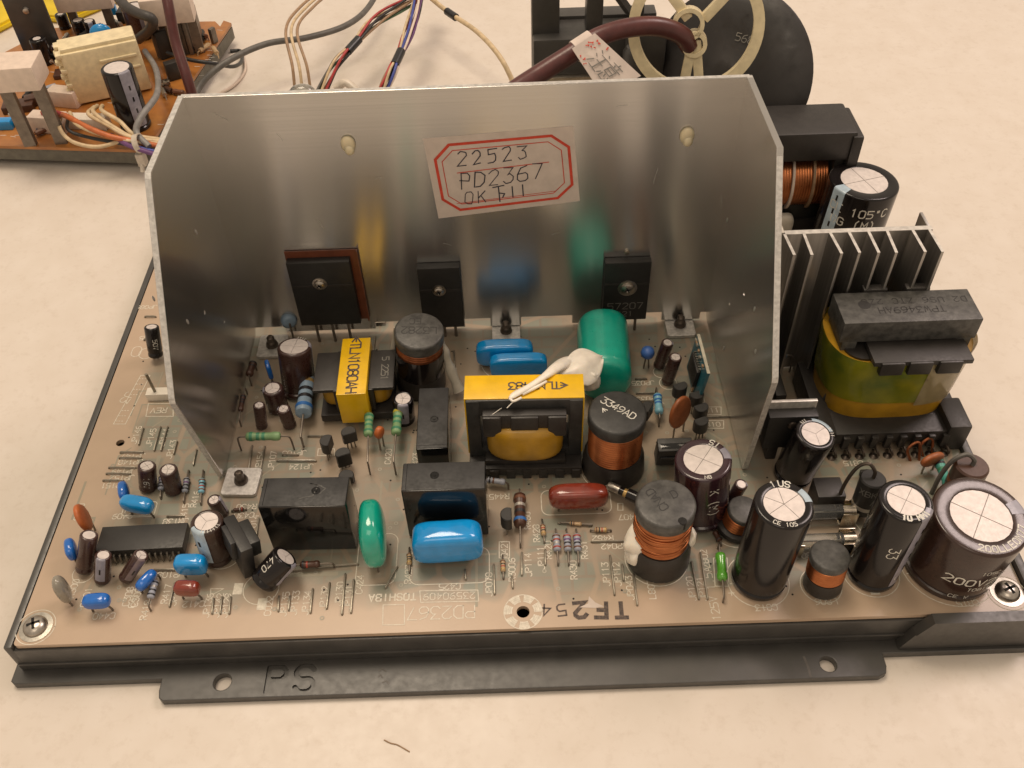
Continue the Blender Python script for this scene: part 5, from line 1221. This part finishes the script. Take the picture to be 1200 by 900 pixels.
# --- line filter choke behind (black frame over a copper winding)
def line_choke():
    Y = 19.6
    a = aty(1008, 135, Y - 1); cx = 27.0
    top = aty(960, 165, Y - 1.3); r = aty(1010, 170, Y - 1.3); bot = aty(960, 186, Y - 1.0)
    mt = T(r.x - 3.3, Y, 0)
    bm = bmesh.new(); box(bm, -3.6, 3.1, -1.2, 1.1, bot.z, top.z + .25, bev=.12); box(bm, 2.9, 3.35, -1.3, 1.0, bot.z - .4, top.z + .1, bev=.1); box(bm, 2.5, 2.9, -1.0, .6, .1, bot.z + .1, bev=.05); box(bm, -3.6, 2.6, -1.0, 1.0, .05, .55, bev=.05)
    o = put('line_filter_choke', mesh(bm, 'bobbin'), PS, mt, 'black framed choke with copper windings behind the right plate')
    zc = (bot.z + .55) / 2 + .1
    bm = bmesh.new(); pr = []; L = 5.6; n = 52
    for k in range(n):
        for s in (.1, .5, .9): pr.append((1.15 + .035 * math.sin(s * PI), -3.2 + (k + s) * L / n))
    lathe(bm, [(0, -3.2)] + pr + [(0, -3.2 + L)], n=32, mtx=T(0, -.1, zc) @ Ry(90)); put('winding', mesh(bm, 'copper', ang=60), o, mt)
    for k in range(6):
        bm = bmesh.new(); x = -2.4 + k * .85; lathe(bm, [(1.1, -.05), (1.32, -.05), (1.32, .05), (1.1, .05)], n=32, mtx=T(x, -.1, zc) @ Ry(90) @ Rx(4)); put('divider', mesh(bm, 'w_tan' if k % 2 else 'conn_p'), o, mt)
line_choke()
for x, y, m_, s in ((905, 255, 'blue_d', .5), (918, 262, 'conn', .5), (930, 248, 'epoxy', 1.2)):
    p = at(x, y, .5); bm = bmesh.new(); pillow(bm, s * .8, s * .5, s, 4, 3); put('film_capacitor', mesh(bm, m_, ang=80), PS, T(p.x, p.y, s), None)

# ================================================================== THINGS BEHIND
def path(pts, z): return [at(p[0], p[1], p[2] if len(p) > 2 else z) for p in pts]
def cable(name, label, pts, r, m, z=None, cat='cable', group=None, n=10, parent=None):
    bm = bmesh.new(); P = path(pts, z if z is not None else TZ + r); base = P[0].copy(); P = [q - base for q in P]
    tube(bm, P, r, n=n, sub=8); o = put(name, mesh(bm, m, ang=80), parent, T(*base), label)
    if parent is None: o['category'] = cat
    if group: o['group'] = group
    return o
# loose cables on the table
cable('grey_cable', 'thick charcoal grey cable curving from the wall corner up to the top edge', [(222, 150, -1.2), (232, 105, -.2), (262, 75, .6), (310, 52, .8), (360, 44, .6), (405, 30, .4), (432, 8, .2), (452, -30, .2)], .17, 'cab_grey', z=-1)
for k, (dx, m_) in enumerate(((0, 'w_tan'), (9, 'w_beige'), (19, 'w_tan'))):
    cable('beige_wire', ('leftmost', 'middle', 'rightmost')[k] + ' of three thin beige wires arching up behind the wall', [(347 + dx, 125, -1), (343 + dx * .9, 80, 1), (335 + dx * .7, 35, 2.2), (352 + dx * .8, 8, 2), (385 + dx * .7, -18, 1)], .08, m_, z=0, cat='wire', group='three thin beige wires behind the heatsink wall')
def bundle(label, pts, cols, ties, z=0):
    P = path(pts, z); base = P[0].copy()
    R = D.objects.new('wire_harness', None); COL.objects.link(R); R.location = base; R['_w'] = list(base); R['label'] = label; R['category'] = 'cable'
    for k, c in enumerate(cols):
        a = 2 * PI * k / len(cols); bm = bmesh.new(); rad = .17
        S = spline(P, 8); nn = len(S); pts2 = []
        for i, q in enumerate(S):
            t = i / nn; sp = rad * (1 + 1.0 * abs(math.sin(t * PI * 2.2 + k)) * .7)
            for tt in ties:
                sp *= min(1, .45 + abs(t - tt) * 4)
            pts2.append(q + V((math.cos(a + t * 3) * sp, .2 * sp, math.sin(a + t * 3) * sp)))
        tube(bm, pts2, .075, n=7); put('wire', mesh(bm, c, ang=80), R)
    for tt in ties:
        S = spline(P, 8); i = int(tt * (len(S) - 1)); a, b = S[max(0, i - 2)], S[min(len(S) - 1, i + 2)]; d = (b - a).normalized(); c = S[i]
        bm = bmesh.new(); tube(bm, [c - d * .55, c - d * .2, c + d * .2, c + d * .55], .25, n=12); put('tape_sleeve', mesh(bm, 'tape_blk'), R)
    return R
bundle('wire harness of red grey and green wires with a black sleeve, left of the other', [(372, 118, -1), (392, 78, .3), (414, 53, .8), (440, 25, 1.2), (475, 5, 1.2), (510, -15, 1)], ['w_red', 'w_beige', 'cab_grey', 'w_green', 'w_tan', 'w_black'], (.42,))
bundle('wire harness of blue red and white wires with a black sleeve, running straight up', [(444, 118, -.6), (457, 88, .4), (472, 55, 1), (485, 20, 1.4), (492, -10, 1.6), (495, -30, 1.5)], ['w_blue', 'w_beige', 'w_red', 'w_tan', 'w_black', 'w_purple', 'conn_p'], (.34,))
R_ = cable('beige_cable', 'beige twin cable with a black sleeve curving down to the wall', [(608, 112, -1), (588, 70, .6), (560, 38, 1), (525, 14, 1), (498, -8, 1)], .14, 'w_beige', z=0)
P = spline(path([(608, 112, -1), (588, 70, .6), (560, 38, 1), (525, 14, 1), (498, -8, 1)], 0), 8); i = 23; d = (P[i + 1] - P[i - 1]).normalized()
bm = bmesh.new(); tube(bm, [P[i] - d * .5, P[i] + d * .5], .22, n=12); o = put('tape_sleeve', mesh(bm, 'tape_blk'), None, T(0, 0, 0)); o.parent = R_; o.matrix_parent_inverse = WM[R_.name].inverted()
cable('clear_ties', 'pale translucent cable clip lying behind the wall', [(393, 104, .5), (405, 97, .8), (420, 108, .5)], .22, 'ziptie', z=0, cat='cable clip').name = 'cable_clip'

# black plastic frame
Yf = 26.0
def fz(px, py, y=Yf): return aty(px, py, y)
def fbox(bm, x0, x1, y0, y1, ya, yb, bev=.08):
    """pixel rectangle on the depth plane ya, pushed back to yb"""
    a, b = fz(x0, y1, ya), fz(x1, y0, ya); box(bm, a.x, b.x, ya, yb, a.z, b.z, bev=bev)
base = V((fz(700, 90).x, Yf, TZ))
FR = root('slotted_rack', 'black slotted plastic rack standing behind the heatsink wall', 'rack', base)
bm = bmesh.new(); fbox(bm, 624, 657, -70, 98, Yf, Yf + 1.2); put('post', mesh(bm, 'case'), FR)
bm = bmesh.new(); fbox(bm, 686, 711, -70, 60, Yf, Yf + 1.0); put('post', mesh(bm, 'case'), FR)
bm = bmesh.new(); fbox(bm, 742, 762, -70, 60, Yf + .6, Yf + 1.6); put('post', mesh(bm, 'case'), FR)
bm = bmesh.new(); fbox(bm, 640, 770, 15, 60, Yf + 1.3, Yf + 2.2); put('cross_bar', mesh(bm, 'case'), FR)
bm = bmesh.new(); a = fz(624, 40); b_ = fz(782, 40); box(bm, a.x, b_.x - .4, Yf - .6, Yf + 1.6, TZ + .02, a.z, bev=.15); put('body', mesh(bm, 'case'), FR)
bm = bmesh.new(); a = fz(735, 40, Yf - 1); b_ = fz(781, 40, Yf - 1); box(bm, a.x, b_.x, Yf - 1.4, Yf + .2, TZ + .1, a.z + .2, bev=.25); put('end_block', mesh(bm, 'case'), FR)
bm = bmesh.new(); a = fz(742, 60, Yf - 1.6); lathe(bm, [(.45, -1.6), (.45, 0), (.3, .22), (0, .3)], n=18, mtx=T(a.x, Yf - 1.6, a.z)); put('knob', mesh(bm, 'case'), FR)
bm = bmesh.new(); a = fz(640, 97, Yf - .8); b_ = fz(705, 88, Yf - .8); box(bm, a.x, b_.x, Yf - .9, Yf - .62, a.z - .1, b_.z, bev=.02); o = put('metal_strip', mesh(bm, 'sm_metal'), FR)
tube_p = [fz(722, -8, Yf + .5), fz(738, 14, Yf + .5)]
bm = bmesh.new(); tube(bm, [tube_p[0] - V((.6, 0, .8)) * -0 + V((-1.2, 0, 1.6)), *tube_p], .2, n=8); put('strut', mesh(bm, 'case'), FR)

# cream wire guide wheel
Yw = 21.6
cw = aty(815, 32, Yw); rw = (aty(893, 32, Yw) - cw).x
GW = root('cable_guide_ring', 'cream plastic ring with spokes and a keyhole hub holding the dark red cable', 'cable guide', (cw.x, Yw, TZ + 0))
nrm = (CAM - cw).normalized(); nrm = (nrm + V((0, -.2, -.15))).normalized()
mt = frame(cw, nrm, (1, 0, 0))
bm = bmesh.new(); pr = [(rw - .42, -.2), (rw, -.2), (rw, .2), (rw - .42, .2), (rw - .42, -.2)]; lathe(bm, pr, n=56); bmesh.ops.remove_doubles(bm, verts=bm.verts[:], dist=.001); put('ring', mesh(bm, 'ivory'), GW, mt)
for a in (48, 130, 262, 278):
    bm = bmesh.new(); r0 = .45; box(bm, r0, rw - .2, -.19, .19, -.25, .25, bev=.04, mtx=Rz(a)); put('spoke', mesh(bm, 'ivory'), GW, mt)
bm = bmesh.new()
for cx_, cy_, rr in ((-.28, .15, .62), (.0, -.6, .5)): lathe(bm, [(rr - .16, -.35), (rr, -.35), (rr, .35), (rr - .16, .35), (rr - .16, -.35)], n=24, a0=0, a1=360, mtx=T(cx_, cy_, 0))
put('hub', mesh(bm, 'ivory'), GW, mt)

# black rubber suction cup
ca = aty(850, 90, 23.3)
n_ = (CAM - ca).normalized(); n_ = (n_ + V((-.40, 0, 0))).normalized()
mt = frame(ca, n_, (0, 0, 1)) 
bm = bmesh.new(); lathe(bm, [(3.65, -.28), (3.7, -.22), (3.65, -.16), (3.0, .12), (2.0, .32), (1.1, .44), (.7, .6), (.5, .66), (0, .68)], n=64)
lathe(bm, [(3.65, -.28), (3.0, -.05), (1.5, .15), (0, .2)], n=64)
CUP = put('anode_cup', mesh(bm, 'rubber', ang=50), None, mt, 'large round black rubber suction cup leaning behind the right corner of the wall', cat='suction cup')
bm = bmesh.new(); text(bm, '5680', .3, .03, lambda u, v: V((v + 1.7, -u - .6, .405 - .15 * (v)))); put('moulded_text', mesh(bm, 'print_dim', smooth=False), CUP, mt)
# dark red high voltage cable and its tag
hv = [aty(600, 108, 18.5), aty(630, 88, 19.2), aty(665, 66, 19.8), aty(700, 44, 20.3), aty(735, 33, 20.7), aty(770, 31, 21.0), aty(797, 40, 21.2), aty(808, 54, 21.4)]
hv = [aty(560, 140, 17.6)] + hv
bm = bmesh.new(); b0 = hv[0]; tube(bm, [q - b0 for q in hv], .37, n=16, sub=8)
HV = put('high_voltage_cable', mesh(bm, 'wine', ang=80), None, T(*b0), 'thick dark red cable carrying a white paper tag', cat='cable')
def quadp(pts, th, m, name, parent, label=None):
    n = (pts[1] - pts[0]).cross(pts[3] - pts[0]).normalized() * th
    bm = bmesh.new(); A = [bm.verts.new(p) for p in pts]; B = [bm.verts.new(p - n) for p in pts]
    bm.faces.new(A); bm.faces.new(B[::-1]); [bm.faces.new((A[i], B[i], B[(i + 1) % 4], A[(i + 1) % 4])) for i in range(4)]
    return put(name, mesh(bm, m, smooth=False), parent, Matrix(), label)
tg = [aty(670, 57, 19.2), aty(697, 39, 19.6), aty(751, 89, 18.6), aty(706, 112, 18.2)]
TAG = quadp(tg, .03, 'paper', 'paper_tag', HV, 'white paper tag with grey characters and red specks')
def tmap(dy):
    n = (tg[1] - tg[0]).cross(tg[3] - tg[0]).normalized(); n = n if n.dot(CAM - tg[0]) > 0 else -n
    return lambda u, v: tg[0] * (1 - u) * (1 - v) + tg[1] * u * (1 - v) + tg[2] * u * v + tg[3] * (1 - u) * v + n * dy
f = tmap(.06); bm = bmesh.new()
for ch, v0 in (('注', .30), ('意', .56)):
    for st in FONT[ch]: ribbon(bm, [(v0 + (7 - b) / 7 * .24 * 0 + a / 5 * .26, .78 - (7 - b) / 7 * .6) for a, b in st], .022, lambda u, v: f(1 - (1 - v), u) if False else f(v, u))
put('printed_text', mesh(bm, 'print_dim', smooth=False), TAG)
bm = bmesh.new(); rr_ = random.Random(4)
for u, v in ((.62, .08), (.7, .12), (.82, .18), (.55, .16), (.6, .2), (.85, .14), (.9, .33), (.1, .2), (.14, .28), (.08, .34), (.5, .1)):
    ribbon(bm, [(u + rr_.uniform(-.05, .05), v + rr_.uniform(-.02, .02)) for _ in range(4)], .022, f)
put('red_specks', mesh(bm, 'red_ink', smooth=False), TAG)
bm = bmesh.new(); c = aty(678, 62, 21.0); d = (hv[4] - hv[3]).normalized(); tube(bm, [aty(674, 61, 19.95), aty(694, 48, 20.25)], .44, n=16); put('tag_wrap', mesh(bm, 'paper'), HV)

bm = bmesh.new(); P_ = [at(x, y, TZ + .02) for x, y in ((450, 867), (458, 871), (466, 873), (480, 881))]
hr = put('hair_strand', None or mesh(tube(bm, [q - P_[0] for q in P_], .018, n=5, sub=4), 'w_tan'), None, T(*P_[0]), 'short dark hair lying on the table in front of the tray', cat='hair')
# yellow plastic sheet
bm = bmesh.new(); pts = [at(*p, TZ + .1) for p in ((-60, 70), (30, 22), (80, 28), (160, -6), (210, -40), (-60, -60))]
prism(bm, [(p.x, p.y) for p in pts], 0, .5, mtx=T(0, 0, TZ + .01)); bmesh.ops.bevel(bm, geom=bm.edges[:], offset=.15, segments=2, affect='EDGES')
o = put('plastic_sheet', mesh(bm, 'y_sheet'), None, Matrix(), 'bright yellow plastic item in the far corner behind the amber board', cat='plastic sheet')

# ------------------------------------------------------------------ second board
BZ = -.35
A2 = root('amber_circuit_board', 'amber brown circuit board with an ivory transformer, on a grey tray at the far left', 'circuit board', at(100, 130, TZ))
out2 = [(-90, 168), (172, 176), (206, 122), (236, 78), (271, 27), (262, 24), (258, 31), (252, 25), (160, 26), (60, 33), (0, 64), (-90, 108)]
poly = [(at(*p, BZ).x, at(*p, BZ).y) for p in out2]
bm = bmesh.new(); prism(bm, poly, BZ - .16, BZ); brd2 = put('board', mesh(bm, 'board2', smooth=False), A2, Matrix(), 'amber laminate board')
c2 = V((sum(p[0] for p in poly) / len(poly), sum(p[1] for p in poly) / len(poly)))
bm = bmesh.new(); prism(bm, [((x - c2[0]) * .985 + c2[0] + .1, (y - c2[1]) * .985 + c2[1]) for x, y in poly], TZ + .45, BZ - .2); put('tray', mesh(bm, 'foam', smooth=False), A2, Matrix())
def zup(B, py):
    """height at which the vertical through B reaches picture row py"""
    lo, hi = -2.0, 14.0
    for _ in range(40):
        m_ = (lo + hi) / 2; q = ROT @ (V((B.x, B.y, m_)) - CAM)
        if 450 + F_PX * q.y / q.z > py: lo = m_
        else: hi = m_
    return lo
def P2(px, py, z=BZ): return at(px, py, z)
def up2(px, py, w, d, h, m, name, lab=None, ang=0, bev=.06, z0=0., lean=0):
    p = P2(px, py, BZ + z0); bm = bmesh.new(); box(bm, -w / 2, w / 2, -d / 2, d / 2, 0, h, bev=bev); return put(name, mesh(bm, m), A2, T(p.x, p.y, BZ + z0) @ Rz(ang) @ Rx(lean), lab)
o = up2(52, 62, 2.1, .3, 6.5, 'case', 'heatsink_plate', 'tall black heatsink plate at the far left', 12, z0=0)
p = V(WM[o.name].translation); bm = bmesh.new(); lathe(bm, [(0, 0), (.2, 0), (.16, .12), (0, .16)], n=14, mtx=T(0, -.15, 2.6) @ Rx(90)); put('screw', mesh(bm, 'screw'), o, WM[o.name])
# white cement resistor on two legs
a = aty(20, 84, 28.0)
bm = bmesh.new(); box(bm, -1.7, 1.0, -.9, .9, -.1, 1.1, bev=.08); wr = put('cement_resistor', mesh(bm, 'conn_p'), A2, T(a.x - .1, 28.4, a.z - .7) @ Rz(4), 'white cement resistor raised on two metal legs')
for x in (-1.0, .55):
    bm = bmesh.new(); box(bm, x - .3, x + .3, -.15, .15, BZ - (a.z - .7), -.1); put('leg', mesh(bm, 'lead', smooth=False), wr, WM[wr.name])
# ivory transformer
a = P2(140, 116)
tm2 = T(a.x - .5, a.y + 1.0, BZ) @ Rz(22)
bm = bmesh.new(); box(bm, -2.0, 1.9, -1.0, 1.0, .1, 2.9, bev=.12); o = put('ivory_transformer', mesh(bm, 'ivory'), A2, tm2, 'ivory plastic cased transformer with ridged top')
for y in (-.72,):
    bm = bmesh.new(); box(bm, -1.9, 1.85, y - .13, y + .13, 2.85, 3.1, bev=.05); put('rib', mesh(bm, 'ivory'), o, tm2)
bm = bmesh.new(); box(bm, -.2, 1.7, -1.1, -.95, 2.1, 2.25, bev=.03); box(bm, -.2, 1.7, -1.1, -.95, 1.5, 1.62, bev=.03); put('rib', mesh(bm, 'ivory'), o, tm2)
for k in range(7):
    for j in range(2):
        bm = bmesh.new(); box(bm, -2.2 - .12 * (k % 2), -1.9, -1.05 + j * 1.1 + (k % 2) * .2, -.45 + j * 1.1, .3 + k * .4, .52 + k * .4, bev=.05); put('bobbin_tab', mesh(bm, 'ivory'), o, tm2)
ecapW = lambda px, py, h, d, **k: ecap(tuple(P2(px, py)), tuple(P2(px, py) + V((k.pop('lx', 0), k.pop('ly', 0), h))), h, d, world=True, parent=A2, **k)
ecapW(160, 148, 3.3, 1.55, sl='sl_black', st='st_grey', sa=-45, sw=46, score='o', topr=.8, lx=.05, label='tall black capacitor with a grey stripe beside the ivory transformer')
ecapW(55, 74, 1.5, .9, sl='sl_black', st=None, score='o', topr=.5)
ecapW(77, 33, .9, .7, sl='sl_black', st=None, score='o', topr=.5)
ecapW(97, 40, .9, .75, sl='sl_black', st=None, score='o'); ecapW(112, 47, 1.2, .7, sl='sl_black', st='st_grey', score='o'); ecapW(88, 62, .8, .8, sl='sl_brown', st=None, score='o'); ecapW(72, 66, .7, .8, sl='sl_brown', st=None, score='o')
ecapW(168, 42, 1.8, 1.5, sl='sl_brown', st='st_grey', sa=-40, score='o')
for px, py, w_, d_, h_, m_, nm, an in ((131, 17, .8, .3, 1.0, 'blue', 'film_capacitor', 0), (14, 76, 1.1, .5, .6, 'blue', 'film_capacitor', 0), (4, 150, 1.2, .5, .5, 'blue', 'film_capacitor', 0), (80, 122, 1.6, .8, .9, 'conn_p', 'connector', -14), (62, 152, 1.9, .8, .9, 'conn_p', 'connector', -10), (105, 148, 2.2, .7, .6, 'conn', 'connector', -6),
    (150, 24, .9, .9, .7, 'bobbin', 'chip', 0), (190, 46, 1.0, .5, 3.4, 'bobbin', 'heatsink_plate', 20), (200, 66, 1.2, .3, 1.6, 'bobbin', 'power_transistor', 40), (216, 62, .25, 1.4, 2.4, 'lead', 'metal_bracket', 10), (226, 58, .25, 1.4, 2.4, 'lead', 'metal_bracket', 10), (236, 48, .25, 1.0, 2.0, 'lead', 'metal_bracket', 10),
    (205, 92, .7, .5, 1.0, 'bobbin', 'power_transistor', 30), (42, 122, .9, .6, .5, 'res_brown', 'chip', 20), (90, 52, 2.6, .8, .3, 'res_brown', 'chip', 30), (196, 104, .5, .4, .5, 'sm_metal', 'metal_clip', 20), (55, 108, 1.2, .3, .3, 'res_grey', 'resistor', 35), (34, 92, .4, .4, .8, 'res_brown', 'chip', 0),
    (252, 50, .4, .25, .9, 'lead', 'metal_bracket', 60), (30, 145, .9, .3, .35, 'sm_metal', 'metal_clip', 30), (80, 88, 1.4, .9, .25, 'res_brown', 'chip', 10), (24, 128, 1.6, .9, .4, 'res_brown', 'chip', 10)):
    up2(px, py, w_, d_, h_, m_, nm, None, an)
bm = bmesh.new(); p = P2(124, 54); pillow(bm, .65, .3, .6, 2, 2); put('ceramic_capacitor', mesh(bm, 'blue', ang=80), A2, T(p.x, p.y, BZ + .75) @ Rz(10), 'round blue ceramic capacitor behind the ivory transformer')
for bx_, by_, ty_, w_, lab_ in ((112, 34, 8, 2.0, 'white cement block raised on two brackets at the rear of the amber board'), (200, 66, 26, .9, 'white raised block behind the maroon cable'), (226, 62, 22, .9, None)):
    B_ = P2(bx_, by_); z0_ = zup(B_, ty_)
    bm = bmesh.new(); box(bm, -w_ * .8, w_ * .8, -.6, .6, 0, 1.5, bev=.08); q = put('cement_resistor', mesh(bm, 'conn_p'), A2, T(B_.x, B_.y, z0_) @ Rz(8), lab_)
    for s_ in (-.5, .5):
        bm = bmesh.new(); box(bm, s_ * w_ - .25, s_ * w_ + .25, -.12, .12, BZ - z0_, .05); put('leg', mesh(bm, 'lead', smooth=False), q, WM[q.name])
# tiny clutter, resistors standing about the amber board
for k in range(34):
    px, py = rv.choice(((40, 70, 58, 78), (30, 60, 100, 130), (95, 150, 28, 50), (225, 262, 40, 66), (55, 95, 44, 72), (10, 60, 130, 158)))[0:2], None
    bx = rv.choice(((40, 75, 60, 80), (28, 60, 100, 130), (95, 150, 30, 44), (222, 256, 38, 66), (60, 95, 44, 72), (8, 60, 128, 160), (190, 225, 84, 112)))
    p = P2(rv.uniform(bx[0], bx[1]), rv.uniform(bx[2], bx[3])); a = rv.uniform(0, 180); L = rv.uniform(.5, .9)
    bm = bmesh.new(); lathe(bm, [(0, -L / 2), (.13, -L / 2), (.15, -L / 3), (.12, 0), (.15, L / 3), (.13, L / 2), (0, L / 2)], n=8, mtx=Rz(a) @ Ry(90)); tube(bm, [tuple(Rz(a) @ V((-L * .8, 0, -.2))), tuple(Rz(a) @ V((-L * .7, 0, 0))), tuple(Rz(a) @ V((L * .7, 0, 0))), tuple(Rz(a) @ V((L * .8, 0, -.2)))], .03, n=5, mi=0)
    put('resistor', mesh(bm, rv.choice(('res_tan', 'res_grey', 'b_brown', 'epoxy', 'res_brown', 'tin'))), A2, T(p.x, p.y, BZ + .2))
bm = bmesh.new()
for k in range(60):
    bx = rv.choice(((0, 150, 150, 164), (30, 200, 120, 150), (200, 258, 35, 90), (60, 130, 45, 100)))
    p = P2(rv.uniform(bx[0], bx[1]), rv.uniform(bx[2], bx[3])); ribbon(bm, [(p.x - .15, p.y), (p.x + .15, p.y + rv.uniform(-.1, .1))], .035, flatmap(0, 0, BZ + .005))
put('silkscreen_printing', mesh(bm, 'print', smooth=False), A2)

# wires of the amber board
HW = at(160, 165, BZ)
WB = D.objects.new('wire_harness', None); COL.objects.link(WB); WB.location = HW; WB['_w'] = list(HW); WB['category'] = 'cable'
WB['label'] = 'cream, orange and purple wires held by a white zip tie at the amber board'
for pts, m_, r_ in (([(50, 132, .5), (75, 135, .9), (100, 148, .8), (130, 160, .5), (160, 166, .2), (190, 172, 0)], 'w_orange', .14), ([(72, 134, .6), (70, 150, .6), (85, 166, .3), (115, 172, .1), (150, 164, .2), (185, 168, 0)], 'w_beige', .10),
    ([(82, 132, .6), (90, 146, .8), (120, 158, .5), (150, 165, .3), (185, 170, 0)], 'w_beige', .10), ([(110, 126, .6), (104, 134, 1.0), (125, 146, .8), (150, 160, .4), (185, 166, 0)], 'w_beige', .11), ([(114, 124, .6), (110, 132, 1.1), (135, 150, .7), (158, 162, .3), (190, 166, 0)], 'w_beige', .11),
    ([(120, 124, .6), (120, 130, 1.2), (140, 142, .9), (158, 158, .4), (190, 164, 0)], 'w_beige', .11), ([(80, 138, .5), (80, 152, .5), (100, 160, .2), (140, 168, .1), (190, 178, -.2)], 'w_black', .09), ([(130, 158, .3), (150, 170, .2), (172, 178, .0), (195, 185, -.2)], 'w_purple', .12), ([(140, 160, .2), (160, 172, .1), (195, 180, -.2)], 'w_blue', .09),
    ([(170, 60, .5), (183, 82, .9), (184, 110, 1.2), (166, 136, 1.0), (160, 155, .5), (175, 172, .1)], 'cab_lgrey', .16), ([(50, 133, .6), (62, 131, .9), (75, 135, .9)], 'w_red', .12)):
    bm = bmesh.new(); tube(bm, path(pts, 0), r_, n=8, sub=7); put('wire', mesh(bm, m_, ang=80), WB)
bm = bmesh.new(); c = at(163, 168, .2); lathe(bm, [(.42, -.14), (.48, -.14), (.48, .14), (.42, .14), (.42, -.14)], n=22, mtx=T(*c) @ Ry(78)); box(bm, -.2, .2, -.25, .25, -1.15, -.45, bev=.05, mtx=T(c.x - .1, c.y - .1, c.z)); tube(bm, [(c.x - .1, c.y - .2, c.z - .9), (c.x - .12, c.y - .5, c.z - 1.35)], .12, n=6)
put('zip_tie', mesh(bm, 'ziptie'), WB)
cable('charcoal_cable', 'charcoal cable looping over the rear of the amber board', [(120, -30, 3), (142, 2, 3), (158, 14, 3), (178, 22, 2.8), (176, 34, 1.8), (162, 46, .4)], .28, 'cab_dark', z=3)
cable('maroon_cable', 'dark maroon cable dropping across the amber board to the wall corner', [(186, -40, 6), (196, 0, 5), (206, 50, 3.2), (222, 100, 1.4), (236, 150, -1)], .27, 'wine', z=2)
cable('black_wire', 'thin black wire crossing the right edge of the amber board', [(196, 62, .4), (222, 70, .5), (248, 74, .3), (272, 78, -.6), (283, 72, -1.2), (282, 60, -1.6), (270, 60, -1.6)], .11, 'w_black', z=0, cat='wire')
cable('pale_cable', 'thin pale cable looping on the table right of the amber board', [(284, 62, -1.5), (287, 82, -1.6), (274, 100, -1.6), (252, 112, -1.6), (230, 120, -1.6)], .09, 'conn_p', z=-1.6)
print('objects', len(D.objects))
